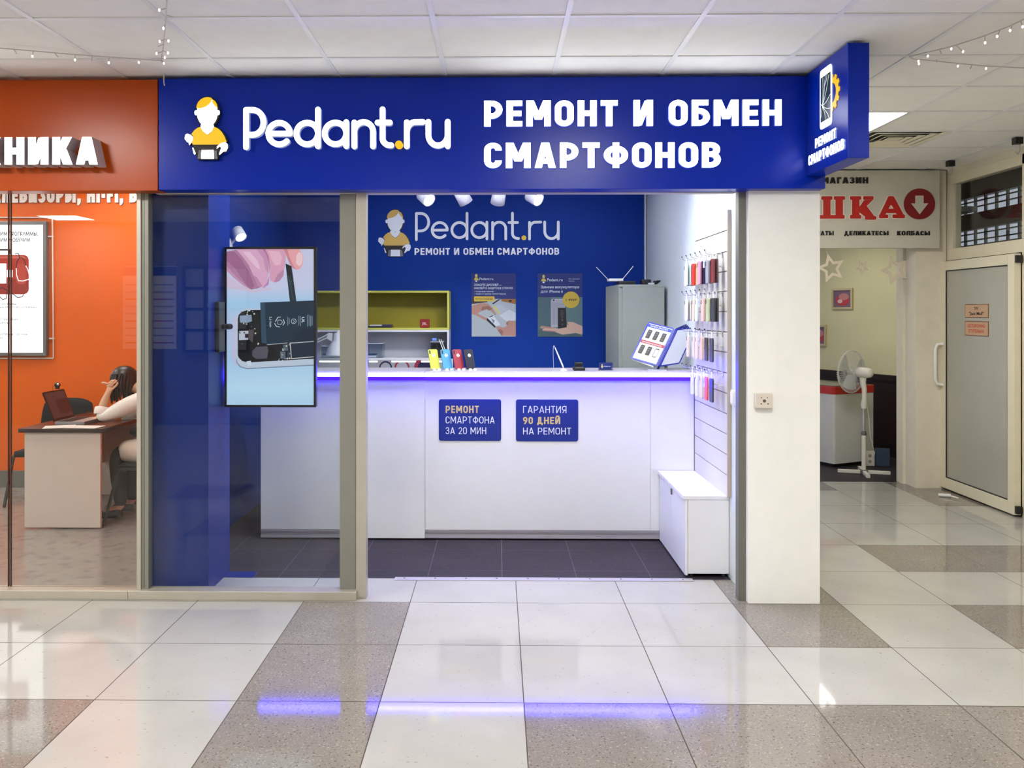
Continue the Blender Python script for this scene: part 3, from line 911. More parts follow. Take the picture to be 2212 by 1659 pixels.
for i in range(n):
    j = (i + 1) % n
    if min(pts[i][0], pts[j][0]) < X1p - .002: continue
    mb.prism([pts[i], pts[j], inner[j], inner[i]], frs, .001, .004, LITY, back=False)
mb.build('gear_picture', ps)

# board over the food shop doorway
DY = 7.72
bx0, bx1 = atY(1690, 450, DY).x, atY(2030, 450, DY).x
bz0, bz1 = atY(1900, 536, DY).z, 2.93
ds = thing('shop_board', 'pale board with red and black lettering over the food shop doorway', 'sign', ((bx0 + bx1) / 2, DY, bz0))
BOARD = mat('pale_sign_board', (196, 192, 178), 0.5, var=.02)
mb = MB(); mb.box(bx0, bx1, DY, DY + .06, bz0, bz1, BOARD, bev=.003); mb.build('board', ds)
BLK = mat('black_letter', (12, 12, 12), .5, var=0); RED = mat('red_letter', (176, 24, 14), .45, var=.03); PALE = mat('letter_rim', (220, 214, 200), .5, var=0)
def bq(cx_, cy_): return atY(1760 + cx_ / 7.373, 380 + cy_ / 7.373, DY)
def board_word(t_, xa_, top, xb_, base, wt):
    a, b = bq(xa_, base), bq(xb_, top)
    g_ = MB(); draw_word(t_, Frame((0, DY, 0)), a.x, a.z, b.z - a.z, b.x - a.x, wt, .001, .006, BLK, BLK, mb=g_, tr=.10); g_.build('lettering', ds)
board_word('МАГАЗИН', 100, 22, 850, 122, .235)
board_word('САЛАТЫ', -110, 878, 300, 948, .22)
board_word('ДЕЛИКАТЕСЫ', 468, 878, 1172, 948, .22)
board_word('КОЛБАСЫ', 1308, 878, 1830, 948, .22)
kd = DY / F_PX / 7.373
o_ = bq(0, 0); frd = Frame((o_.x, DY, o_.z))
def red_letter(polys):
    def inflate(pts, e):
        L, R = edges_of(pts, 2 * e, True)
        ar = sum(pts[i][0] * pts[(i + 1) % len(pts)][1] - pts[(i + 1) % len(pts)][0] * pts[i][1] for i in range(len(pts)))
        return R if ar > 0 else L
    g_ = MB(); pc = Pic(g_, frd, 0, 0, kd)
    for z_, pts in enumerate(polys):
        z_ *= .00015
        rp = rpath([(x, y, 14) for x, y in pts], True, 3)
        q = [pc.q(*p_) for p_ in rp]; g_.prism(q, frd, .001, .012 + z_, RED, PALE, back=False)
        q2 = [pc.q(*p_) for p_ in inflate(rp, 15)]; g_.prism(q2, frd, .001, .009 + z_, PALE, PALE, back=False)
    g_.build('letter', ds)
def serif(x0_, x1_, y_): return [(x0_, y_), (x1_, y_), (x1_, y_ + 58), (x0_, y_ + 58)]
def stem(x0_, x1_): return [(x0_, 330), (x1_, 330), (x1_, 670), (x0_, 670)]
red_letter([stem(-72, 45), serif(-105, 75, 325), stem(125, 240), serif(95, 268, 325), stem(318, 435), serif(292, 468, 325), serif(-105, 462, 622)])
red_letter([stem(578, 694), serif(545, 722, 325), serif(545, 722, 620), [(690, 500), (770, 385), (905, 385), (790, 500)], serif(752, 916, 325), [(640, 540), (740, 440), (800, 470), (955, 676), (815, 676)], serif(780, 958, 640)])
red_letter([[(1150, 325), (1232, 325), (1400, 640), (1290, 640), (1200, 470), (1180, 470), (1090, 640), (1000, 640)], [(1100, 525), (1280, 525), (1300, 592), (1075, 592)], serif(1000, 1145, 616), serif(1212, 1408, 616)])
g_ = MB(); pc = Pic(g_, frd, 0, 0, kd)
pts = []
for k in range(96):
    r_ = 246 if k % 2 else 238
    pts.append((1640 + r_ * math.cos(2 * PI * k / 96), 447 + r_ * math.sin(2 * PI * k / 96)))
g_.prism([pc.q(*p_) for p_ in pts], frd, .001, .010, mat('dark_red_disc', (120, 14, 16), .5, var=.05), back=False)
pc2 = Pic(g_, frd, 0, 0, kd, base=.0102)
pc2.poly([(1570, 318), (1702, 318), (1702, 440), (1775, 440), (1640, 615), (1505, 440), (1570, 440)], BOARD)
g_.build('arrow_disc', ds)

# ------------------------------------------------------------------ logo and posters on the blue back wall
BY = 8.05
kb = BY / F_PX / 3.456
p = atY(895, 517.5, BY - .01)
wl = thing('wall_logo', 'white and yellow shop name with emblem on the blue back wall', 'sign', (p.x + .6, BY, p.z - .2))
LW = mat('white_acrylic_letter', (244, 247, 250), .35, var=0)
LY = mat('yellow_acrylic', (222, 180, 80), .4, var=0); LYD = mat('yellow_acrylic_dot', (240, 200, 20), .4, var=0)
frb = Frame((0, BY, 0))
kk = (atY(1208, 500, BY).x - p.x) / 1454
draw_brand(frb, p.x, p.z, kk, 27, .001, .008, LW, LW, LYD, each=lambda g_, c: g_.build('letter' if c != '.' else 'dot', wl), dot=24)
letters('РЕМОНТ И ОБМЕН СМАРТФОНОВ', 895.5, 535.5, 1208, 550.5, .18, .006, wl, Y=BY, m=LW, ms=LW)
q0, q1 = atY(816, 453, BY), atY(888, 557, BY)
ke = (q1.x - q0.x) / 885
mb = MB(); emblem(Pic(mb, Frame((q0.x, BY, q0.z)), 165, 183, ke), LW, LY, DKB, mat('logo_grey', (120, 120, 125)), .007, mb); mb.build('emblem', wl)

def poster_base(u0, v0, u1, v1, Y, m, th=.003):
    a, b = atY(u0, v1, Y), atY(u1, v0, Y)
    mb = MB(); mb.box(a.x, b.x, Y - th, Y - .0005, a.z, b.z, m)
    return mb, a, b
PN = C(10, 38, 112, .4); PW = C(220, 228, 238, .5); PYL = C(206, 176, 60, .5); PK = C(30, 30, 34, .5)
def mini_logo(pc, x, y, s_):
    pc.poly(ellp(x, y - 26 * s_, 11 * s_, 15 * s_, 14), C(214, 200, 120), 2)
    pc.poly([(x - 22 * s_, y + 14 * s_), (x - 14 * s_, y - 6 * s_), (x, y - 12 * s_), (x + 14 * s_, y - 6 * s_), (x + 24 * s_, y + 16 * s_)], C(214, 190, 70), 2)
    pc.poly(ellp(x, y + 24 * s_, 10 * s_, 7 * s_, 12), PW, 2)
SK1, SK2, SK3 = C(176, 132, 118), C(146, 100, 88), C(206, 172, 152)
kp = BY / F_PX / 7.9
# poster of the hands fitting a screen film
mb, a, b = poster_base(1018.3, 590.5, 1114.5, 727.3, BY, PN)
o_ = atY(1000, 580, BY); pc = Pic(mb, Frame((o_.x, BY - .003, o_.z)), 0, 0, kp)
pc.rect(150, 520, 902, 1162, C(168, 178, 184))
pc.poly([(650, 520), (902, 520), (902, 610), (660, 560)], C(150, 100, 40), 2); pc.poly([(770, 560), (800, 535), (840, 545), (820, 575)], PK, 3)
pc.poly([(150, 520), (400, 520), (420, 575), (150, 605)], C(50, 36, 34), 2)
pc.poly([(495, 600), (600, 530), (650, 520), (520, 610)], PK, 3)
pc.poly([(500, 640), (560, 640), (640, 770), (610, 780)], C(200, 190, 120), 2); pc.poly([(560, 640), (640, 610), (770, 700), (640, 770)], C(176, 186, 192), 2)
pc.poly([(620, 800), (790, 700), (902, 760), (902, 880), (740, 900)], C(196, 204, 210), 2)
pc.poly([(150, 640), (300, 590), (430, 600), (500, 670), (570, 780), (545, 795), (440, 690), (340, 720), (310, 730), (250, 770), (410, 850), (385, 885), (200, 790), (150, 780)], SK1, 4)
pc.poly([(330, 650), (440, 640), (500, 690), (450, 720), (400, 690), (340, 720), (310, 715)], SK2, 5)
pc.poly([(400, 880), (415, 840), (560, 985), (545, 1015)], C(26, 26, 30), 4); pc.poly([(415, 840), (520, 800), (640, 960), (560, 985)], C(206, 214, 222), 3)
pc.poly([(440, 830), (510, 800), (520, 812), (450, 838)], PK, 5); pc.poly([(480, 850), (545, 890), (520, 940)], C(120, 130, 150), 4)
pc.poly([(560, 1000), (600, 985), (690, 1010), (750, 980), (735, 920), (790, 885), (830, 895), (902, 900), (902, 1162), (800, 1140), (660, 1150), (640, 1120), (590, 1050)], SK1, 5)
pc.poly([(735, 935), (780, 900), (770, 960), (745, 965)], SK2, 6); pc.poly([(590, 1050), (640, 1030), (690, 1080), (660, 1150), (640, 1120)], SK2, 6)
pc.poly([(190, 485), (200, 475), (530, 475), (540, 485), (540, 552), (530, 562), (200, 562), (190, 552)], PYL, 6)
pc.text('Всегда в наличии', 215, 530, PK, w=290, lay=7, bold=.012)
mini_logo(pc, 228, 172, 1.9); pc.text('Pedant.ru', 284, 198, PW, w=235, lay=3, bold=.004)
pc.text('СПАСИТЕ ДИСПЛЕЙ —', 192, 298, PW, w=468, h=36, bold=.02); pc.text('НАКЛЕЙТЕ ЗАЩИТНОЕ СТЕКЛО!', 192, 354, PW, w=658, h=36, bold=.02)
pc.text('•  Сохранение гарантии', 192, 402, PW, w=330, h=20, bold=.008); pc.text('•  Защита от царапин, прямых падений', 192, 442, PW, w=540, h=20, bold=.008)
mb.build('poster', label='blue poster of hands fitting a film on a phone, below the wall logo', cat='poster')
# poster of the phone battery
mb, a, b = poster_base(1161.3, 590.5, 1257.7, 727.3, BY, PN)
pc = Pic(mb, Frame((o_.x, BY - .003, o_.z)), 0, 0, kp)
pc.rect(1277, 490, 2036, 1164, C(92, 120, 122)); pc.rect(1277, 490, 1500, 1164, C(74, 102, 108), 2); pc.rect(1277, 1040, 2036, 1164, C(66, 92, 98), 3)
pc.poly(rpath([(1500, 520, 40), (1738, 520, 40), (1738, 1000), (1500, 1000)], True, 4), C(190, 192, 200), 3)
pc.poly(rpath([(1508, 540, 34), (1730, 540, 34), (1730, 985), (1508, 985)], True, 4), C(164, 164, 174), 4)
pc.disc(1547, 541, 14, PK, 5); pc.rect(1512, 568, 1726, 574, C(205, 205, 212), 5); pc.rect(1512, 968, 1726, 974, C(205, 205, 212), 5)
pc.poly([(1618, 672), (1754, 672), (1768, 1005), (1618, 1022)], C(26, 25, 28), 6)
for k in range(7): pc.rect(1660, 715 + k * 17, 1660 + (62, 50, 66, 58, 60, 44, 60)[k], 722 + k * 17, C(84, 84, 92), 7)
pc.disc(1692, 840, 9, C(96, 96, 104), 7); pc.disc(1692, 880, 14, C(96, 96, 104), 7); pc.disc(1694, 955, 20, C(60, 60, 66), 7)
pc.poly([(1308, 1010), (1345, 975), (1500, 1000), (1640, 1030), (1765, 1000), (1790, 910), (1880, 915), (2036, 985), (2036, 1130), (1920, 1100), (1700, 1130), (1560, 1080), (1360, 1062), (1352, 1045), (1390, 1030)], SK3, 5)
pc.poly([(1308, 1010), (1345, 975), (1500, 1000), (1560, 1030), (1380, 1015)], SK1, 6); pc.poly([(1352, 1050), (1500, 1055), (1620, 1075), (1560, 1080), (1360, 1066)], SK1, 6)
pc.line([(1775, 945), (1800, 960)], 8, SK2, 7)
pc.disc(1842, 535, 142, PYL, 8, 40)
pc.text('1 490₽', 1756, 555, PK, w=186, h=40, lay=9, bold=.012)
mini_logo(pc, 1376, 190, 2.0); pc.text('Pedant.ru', 1438, 218, PW, w=262, lay=3, bold=.006)
pc.text('Сеть сервисных', 1800, 186, PW, w=188, h=16, lay=3); pc.text('центров', 1800, 222, PW, w=98, h=16, lay=3)
pc.text('Замена аккумулятора', 1330, 338, PW, w=650, h=44, bold=.012, lay=3); pc.text('для iPhone 6', 1330, 412, PW, w=375, h=44, bold=.012, lay=3)
mb.build('poster', label='blue poster of a battery and phone on an open palm, with a yellow price disc', cat='poster')

# ------------------------------------------------------------------ lettering and light box on the orange wall
OY = 7.72
ol = thing('wall_lettering', 'white raised lettering along the top of the orange wall', 'sign', (-4, OY, 2.6))
x0_, z0_, W_, H_ = span(-32, 438, 296, 403, OY - .02)
draw_word('ТЕЛЕВИЗОРЫ, HI-FI, В', Frame((0, OY, 0)), x0_, z0_, H_, W_, .26, .0015, .02, mat('white_raised_letter', (250, 250, 248), .5, var=0), GSIDE, tr=.11,
          each=lambda g_, c: g_.build('letter', ol))
a, b = atY(-330, 768, OY), atY(106, 479, OY)
lb = thing('light_box', 'lit white poster box in a grey frame on the orange wall', 'poster', ((a.x + b.x) / 2, OY, a.z))
GFR = mat('grey_frame_metal', (128, 130, 134), .4, metal=.5)
f_ = .031
mb = MB()
for q in ((a.x, b.x, a.z, a.z + f_), (a.x, b.x, b.z - f_, b.z), (a.x, a.x + f_, a.z + f_, b.z - f_), (b.x - f_, b.x, a.z + f_, b.z - f_)):
    mb.box(q[0], q[1], OY - .05, OY - .001, q[2], q[3], GFR, bev=.003)
mb.build('frame', lb)
mb = MB()
LB = mat('lit_poster_white', (240, 245, 250), .3, var=0, emit=(.93, .97, 1.0), estr=S_BOX)
mb.box(a.x + f_, b.x - f_, OY - .040, OY - .002, a.z + f_, b.z - f_, LB)
mb.build('lit_panel', lb)
mb = MB(); o_ = atY(0, 480, OY - .04); kl = (OY - .04) / F_PX / 5.185
pc = Pic(mb, Frame((o_.x, OY - .040, o_.z)), 0, 0, kl)
INK = E(30, 32, 60, 1); INK2 = E(60, 62, 80, 1); RD = E(196, 62, 48, 1); RD2 = E(170, 48, 40, 1); RD3 = E(222, 110, 96, 1); DK = E(48, 40, 44, 1)
pc.text('УСТАНОВИМ ПРОГРАММЫ,', -235, 152, INK, w=668, h=44, bold=.022); pc.text('ОБЪЯСНИМ И ОБУЧИМ', -190, 222, INK, w=528, h=44, bold=.022)
pc.poly(rpath([(-300, 370, 60), (328, 370, 60), (328, 815, 60), (-300, 815, 60)], True, 5), RD)
pc.poly(rpath([(-300, 640, 20), (322, 640, 20), (322, 808, 50), (-300, 808, 50)], True, 5), RD2, 2)
pc.poly([(-260, 385), (270, 385), (300, 410), (-290, 410)], RD3, 2)
pc.poly(rpath([(185, 470, 60), (300, 470, 60), (300, 700, 40), (185, 700, 40)], True, 5), E(206, 76, 60, 1), 3)
pc.rect(-200, 468, 72, 692, LB, 4); pc.rect(80, 540, 145, 620, LB, 4)
pc.line([(-200, 362), (-200, 312), (112, 312), (122, 362)], 20, DK, 2)
pc.line([(170, 358), (205, 350), (220, 372), (222, 402)], 9, DK, 5); pc.line(arc(240, 520, 54, 180, 350, 14, 120)[0:15], 9, DK, 5)
pc.line([(186, 520), (190, 600), (210, 660), (260, 665), (330, 645)], 8, LB, 5); pc.line([(294, 490), (320, 540), (330, 580)], 8, LB, 5)
pc.line([(-40, 790), (20, 735), (120, 790), (200, 850), (250, 845), (272, 815)], 9, DK, 5); pc.line([(-20, 820), (30, 875), (75, 860), (80, 780)], 9, DK, 5)
for t_, x_, y_, w_ in (('УСТАНАВЛИВАЕМ ПРОГРАММЫ', -240, 935, 428), ('ПОДГОТОВИМ К РАБОТЕ ВАШУ ТЕХНИКУ', -200, 972, 620), ('ПРОВЕДЁМ ТЕСТИРОВАНИЕ,', -210, 1110, 430), ('УДАЛИМ ВИРУСЫ', -150, 1148, 252), ('ПОДКЛЮЧИМ, НАСТРОИМ, СДЕЛАЕМ', -240, 1278, 550), ('ПРОВЕРКУ', -120, 1318, 155)):
    pc.text(t_, x_, y_, INK2, w=w_, h=22, bold=.02)
mb.build('printed_sheet', lb)
mb = MB(); WC = mat('white_cable', (235, 235, 232), .4, var=0)
pp = [atY(u, v, OY - .012) for u, v in ((-340, 470), (112, 470), (113, 470), (115.5, 773), (115, 774), (-340, 774))]
mb.tube(pp, .0065, WC, 8)
for u, v in ((111.5, 511), (114.5, 731)):
    c_ = atY(u, v, OY - .012); mb.box(c_.x - .03, c_.x + .012, OY - .024, OY - .001, c_.z - .006, c_.z + .006, WC)
mb.build('cable_conduit', label='thin white conduit running around the lit poster box', cat='cable')

# ================================================================== the phone shop
# ------------------------------------------------------------------ counter
CYF = 5.97
ZTOP = 1.208
ct = thing('counter', 'long white reception counter with a blue glowing light strip', 'counter', (-.1, 6.15, 0))
xs = [-1.70, atY(760, 1000, CYF).x, atY(918, 1000, CYF).x, atY(1405, 1000, CYF).x, 1.398]
for a, b, z0 in ((xs[0], xs[1], .072), (xs[2], xs[3], .072), (xs[3], xs[4], .072)):
    mb = MB(); mb.box(a + .0008, b - .0008, CYF, CYF + .018, z0, ZTOP - .023, WHITEL, bev=.0012); mb.build('front_panel', ct)
mb = MB(); mb.box(xs[1] + .001, xs[2] - .001, CYF - .008, CYF + .010, .012, ZTOP - .023, WHITEL, bev=.0015); mb.build('flap_door', ct)
SK = mat('skirting_aluminium', (190, 186, 194), .35, metal=.5, var=.02)
for a, b in ((xs[0], xs[1]), (xs[2], xs[4])):
    mb = MB()
    for z0, z1, d in ((.012, .022, .000), (.022, .032, .003), (.032, .048, .009), (.048, .058, .003), (.058, .071, .000)):
        mb.box(a, b, CYF + d, CYF + .02, z0, z1, SK)
    mb.build('skirting', ct)
mb = MB(); mb.box(xs[0], xs[4], CYF + .03, CYF + .05, 0.0, 1.0, mat('counter_core', (30, 28, 30), .8)); mb.build('plinth', ct)
TOPM = mat('grey_lilac_worktop', (178, 172, 184), .28, var=.02)
mb = MB(); mb.box(xs[0], xs[2] - .001, 5.932, 6.33, ZTOP - .023, ZTOP, TOPM, bev=.003); mb.build('worktop', ct)
mb = MB(); mb.box(xs[2] + .001, xs[4], 5.925, 6.33, ZTOP - .023, ZTOP, TOPM, bev=.003); mb.build('worktop', ct)
LED = mat('blue_led', (240, 240, 255), .3, var=0, emit=(1.1, 1.0, 34.0), estr=S_LED)
mb = MB(); mb.box(xs[0], xs[2] - .004, 5.917, 5.9315, ZTOP - .038, ZTOP - .012, LED, bev=.004); mb.build('led_strip', ct)
LGLOW = mat('blue_led_glow', (30, 20, 160), .4, var=0, emit=(.05, 0.0, 3.2), estr=S_LED)  # blue halo around the strip, put into an added emitting band
mb = MB(); mb.box(xs[0], xs[4], 5.9325, 5.95, ZTOP - .066, ZTOP - .0235, LGLOW, bev=.003); mb.build('led_glow_band', ct)
mb = MB(); mb.box(xs[2] - .002, xs[4] + .0, 5.910, 5.9245, ZTOP - .038, ZTOP - .012, LED, bev=.004); mb.build('led_strip', ct)

# two plaques on the counter front
def plaque(u0, v0, u1, v1, label, lines):
    a, b = atY(u0, v1, CYF), atY(u1, v0, CYF)
    t = thing('plaque', label, 'sign', ((a.x + b.x) / 2, CYF, a.z))
    frp = Frame((0, CYF, 0))
    mb = MB(); mb.prism(rrect(a.x, b.x, a.z, b.z, .016, 5), frp, .0005, .004, mat('blue_plaque', (14, 40, 128), .35, var=.02)); mb.build('plate', t)
    for txt_, xa_, ya_, xb_, yb_, wt, m in lines:
        p0, p1 = atY(840 + xa_ / 3.5677, 820 + yb_ / 3.5677, CYF), atY(840 + xb_ / 3.5677, 820 + ya_ / 3.5677, CYF)
        g_ = MB(); draw_word(txt_, frp, p0.x, p0.z, p1.z - p0.z, p1.x - p0.x, wt, .004, .0046, m, None, mb=g_, tr=.15); g_.build('lettering', t)
TW = mat('plaque_white', (226, 230, 240), .5, var=0); TG = mat('plaque_gold', (206, 182, 118), .5, var=0)
plaque(948, 862.5, 1082.5, 952, 'blue plaque with a gold first line, left one on the counter front',
       [('РЕМОНТ', 438, 201, 694, 256, .18, TG), ('СМАРТФОНА', 438, 284, 815, 337, .105, TW), ('ЗА 20 МИН', 438, 367, 750, 419, .105, TW)])
plaque(1114.5, 863, 1249, 953, 'blue plaque with a gold middle line, right one on the counter front',
       [('ГАРАНТИЯ', 1034, 203, 1368, 256, .105, TW), ('90 ДНЕЙ', 1034, 288, 1320, 341, .18, TG), ('НА РЕМОНТ', 1034, 370, 1404, 422, .105, TW)])

# ------------------------------------------------------------------ low white cabinet at the right
lc = thing('cabinet', 'low white two-door cabinet between counter and entrance', 'cabinet', (1.28, 5.55, 0))
ya, yb = 5.147, 5.962
mb = MB(); mb.box(1.168, 1.418, ya, yb, .022, .478, WHITEL, bev=.0015); mb.build('carcass', lc)
mb = MB(); mb.box(1.138, 1.419, ya - .006, yb, .478, .500, WHITEL, bev=.002); mb.build('top', lc)
for k, (a, b) in enumerate(((ya, (ya + yb) / 2 - .001), ((ya + yb) / 2 + .001, yb - .002))):
    mb = MB(); mb.box(1.150, 1.166, a, b, .012, .476, WHITEL, bev=.0015); d = mb.build('door', lc)
    if k == 0:
        mb = MB(); mb.box(1.142, 1.150, b - .03, b - .006, .425, .462, ALUD, bev=.002); mb.build('lock', d)
for x, y in ((1.19, ya + .03), (1.39, ya + .03), (1.19, yb - .03), (1.39, yb - .03)):
    mb = MB(); mb.lathe([(.016, 0), (.016, .012), (.01, .022)], (x, y, 0), (0, 0, 1), BLACKP, 14); mb.build('foot', lc)

# ------------------------------------------------------------------ slatted panel with hooks and cases
SX = 1.400
SLAT = mat('white_slat_board', (206, 203, 192), .45, var=.01)
sw = thing('slat_panel', 'tall white slatted display panel on the right wall', 'display panel', (SX, 5.53, .5))
mb = MB(); mb.box(SX + .009, 1.419, 5.115, 5.965, .501, 2.245, mat('slat_groove', (150, 140, 130), .6))
zz = 2.245; GROOVES = [2.128, 1.998, 1.878, 1.755, 1.630, 1.505, 1.380, 1.255, 1.130, 1.005, .880, .755, .630]
for gz in GROOVES + [.501]:
    mb.box(SX, SX + .009, 5.115, 5.965, gz + (.003 if gz > .51 else 0), zz, SLAT, bev=.001); zz = gz - .003
mb.build('board', sw)
mb = MB(); mb.box(SX - .004, 1.4195, 5.100, 5.1145, .501, 2.25, mat('edge_strip', (176, 164, 148), .5), bev=.002); mb.build('edge_strip', sw)

HY = [5.86 - .128 * k for k in range(6)]
HZ = [1.985, 1.742, 1.492, 1.242]
ROWN = ['top', 'second', 'third', 'bottom']
hk = thing('display_hook', 'chrome hook in the top row of the slatted panel', 'hook', (SX, HY[0], HZ[0]), group='display hooks, top row')
z = HZ[0]; y = HY[0]
mb = MB(); mb.tube([(SX - .002, y, z), (SX - .09, y, z + .002), (SX - .103, y, z + .008), (SX - .112, y, z + .026)], .0022, CHROME, 8); mb.build('wire', hk)
mb = MB(); mb.box(SX - .004, SX - .0005, y - .012, y + .012, z - .02, z + .016, CHROME, bev=.001); mb.build('back_plate', hk)
mb = MB(); mb.tube([(SX - .1115, y, z + .024), (SX - .1145, y, z + .032)], .0034, BLACKP, 8); mb.build('tip', hk)
mb = MB(); mb.tube([(SX - .002, y, z - .074), (SX - .022, y, z - .074)], .004, WHITEP, 8); mb.build('spacer', hk)
for r in range(4):
    for k in range(6):
        if r == 0 and k == 0: continue
        copy_tree(hk, (SX, HY[k], HZ[r]), label='chrome hook in the %s row of the slatted panel' % ROWN[r], group='display hooks, %s row' % ROWN[r])

def phone_case(name, label, P, U, V, col, group=None, win=True, sticker=False, th=.0095, back=False):
    """phone case: P is the middle of its bottom edge, U right, V up; its back faces U x V"""
    t = thing(name, label, 'phone case', P, group=group)
    f_ = Frame(P, U, V)
    m = C(*col, .4)
    mb = MB(); mb.prism(rrect(-.0365, .0365, 0, .148, .012, 5), f_, -th / 2, th / 2, m); mb.build('shell', t)
    if win:
        mb = MB(); mb.prism(rrect(-.031, -.020, .112, .141, .0054, 4), f_, th / 2, th / 2 + .0008, BLACKP); mb.build('camera_window', t)
    if sticker:
        mb = MB(); mb.prism(ellp(0.002, .102, .0125, .0125, 24), f_, th / 2, th / 2 + .0006, C(235, 235, 235)); s_ = mb.build('sticker', t)
        mb = MB(); mb.prism(ellp(0.002, .105, .003, .004, 12), f_, th / 2 + .0006, th / 2 + .0010, C(40, 40, 45)); mb.prism([(-.004, .094), (.008, .094), (.008, .097), (-.004, .097)], f_, th / 2 + .0006, th / 2 + .0010, C(90, 90, 95)); mb.build('emblem', s_)
    return t
CN = {(226, 226, 220): 'white', (170, 206, 196): 'mint', (196, 222, 214): 'pale mint', (206, 44, 32): 'red', (222, 184, 104): 'yellow', (220, 206, 176): 'cream', (214, 150, 170): 'pink',
      (54, 44, 90): 'navy', (150, 152, 158): 'grey', (38, 50, 58): 'black', (132, 52, 48): 'dark red', (96, 60, 60): 'maroon', (216, 226, 228): 'pale blue', (226, 190, 168): 'peach', (196, 204, 156): 'pale green',
      (150, 166, 112): 'green', (66, 54, 46): 'brown', (60, 60, 62): 'charcoal', (230, 208, 190): 'pale peach', (224, 86, 74): 'coral', (234, 234, 236): 'pure white'}
W_, MI, PM, RE, YE, CR, PI_, NA, GR, BK, DR, MA, PB, PE, PG, GN, BR, CH, PP, CO, PW2 = list(CN)
ROWS = [[[W_, PM, MI], [RE, PM], [YE, CR], [PI_, NA, GR], [GR, BK], [DR, MA]],
        [[W_, W_, CR], [CR, CR], [PB], [PE, PP], [PG, GN], [CH, CH]],
        [[CR], [CR, W_], [PP], [PE], [BR], [CH]],
        [[], [W_], [W_], [CR], [CO], [CH]]]
for r, row in enumerate(ROWS):
    seen = {}
    allc = [c for h in row for c in h]
    for k, cs in enumerate(row):
        for j, c in enumerate(cs[::-1]):
            X = SX - .030 - (.012 if r == 0 else .010) - j * .021 - (.03 if len(cs) == 1 else 0)
            P = Vector((X, HY[k], HZ[r] - .175))
            nm = CN[c]; cnt = allc.count(c)
            lab = '%s phone case hanging in the %s row of the slatted panel' % (nm, ROWN[r])
            t = phone_case('phone_case', lab, P, (0, -1, 0), (0, 0, 1), c, group=('%s cases, %s row' % (nm, ROWN[r])) if cnt > 1 else None)
            mb = MB(); mb.box(X - .0006, X + .0006, HY[k] - .016, HY[k] + .016, HZ[r] - .028, HZ[r] + .012, C(232, 232, 228)); mb.build('hang_tab', t)
for r in range(4):
    y_, z_ = HY[5 if r in (0, 3) else 4] - .004, HZ[r]
    t = thing('price_tag', 'clear price tag at the front of the %s row of hooks' % ROWN[r], 'price tag', (SX - .118, y_, z_ - .08))
    mb = MB(); mb.box(SX - .1200, SX - .1180, y_ - .019, y_ + .019, z_ - .082, z_ + .014, C(214, 220, 232, .2)); mb.build('sleeve', t)
    frt = Frame((SX - .1202, y_ + .015, z_ - .06), (0, -1, 0), (0, 0, 1)); mb = MB(); pc = Pic(mb, frt, 0, 0, .0002)
    pc.text('790' if r == 3 else '990', 20, -20, C(70, 70, 130), w=110, bold=.01); pc.rect(20, -150, 130, -160, C(120, 120, 150)); pc.rect(20, -190, 110, -200, C(120, 120, 150)); mb.build('lettering', t)

# ------------------------------------------------------------------ things on the counter
def on_counter(u, v, dy=0.0):
    p = atZ(u, v, ZTOP); return p
ang, lean = math.radians(30), math.radians(20)
Nd = Vector((math.sin(ang), -math.cos(ang), 0)); Vd = Vector((0, 0, 1)) * math.cos(lean) - Nd * math.sin(lean); Ud = Vector((math.cos(ang), math.sin(ang), 0))
YC = 6.03
for u, col, nm in ((940.5, (206, 216, 70), 'lime yellow'), (967.5, (70, 150, 196), 'sky blue'), (993, (150, 38, 52), 'crimson'), (1017.5, (8, 12, 34), 'midnight blue')):
    p = atY(u, 794, YC); P = Vector((p.x, YC, ZTOP + .009))
    st = phone_case('phone_case', '%s phone case with a round white sticker, standing on the counter' % nm, P, Ud, Vd, col, sticker=True)
    mb = MB(); c0 = Vector((p.x, YC, ZTOP))
    R = Matrix.Rotation(ang, 3, 'Z')
    for dx in (-.019, .019):
        q = [c0 + R @ Vector((dx + a, b, h_)) for a, b, h_ in ((-.012, -.03, 0), (.012, -.03, 0), (.012, .03, 0), (-.012, .03, 0), (-.012, -.03, .008), (.012, -.03, .008), (.012, .03, .004), (-.012, .03, .004))]
        mb.mesh(q, [(3, 2, 1, 0), (4, 5, 6, 7), (0, 1, 5, 4), (1, 2, 6, 5), (2, 3, 7, 6), (3, 0, 4, 7)], WHITEP)
        q = [c0 + R @ Vector((dx + a, b, h_)) for a, b, h_ in ((-.012, -.030, .008), (.012, -.030, .008), (.012, -.018, .008), (-.012, -.018, .008), (-.008, -.030, .016), (.008, -.030, .016), (.008, -.022, .016), (-.008, -.022, .016))]
        mb.mesh(q, [(4, 5, 6, 7), (0, 1, 5, 4), (1, 2, 6, 5), (2, 3, 7, 6), (3, 0, 4, 7)], WHITEP)
    mb.build('stand_foot', st)
    mb = MB(); q0 = c0 + R @ Vector((.024, .026, .004)); q1 = P + Vd * .07 - Nd * .006
    mb.tube([q0, q1], .004, WHITEP, 8); mb.build('stand_rest', st)

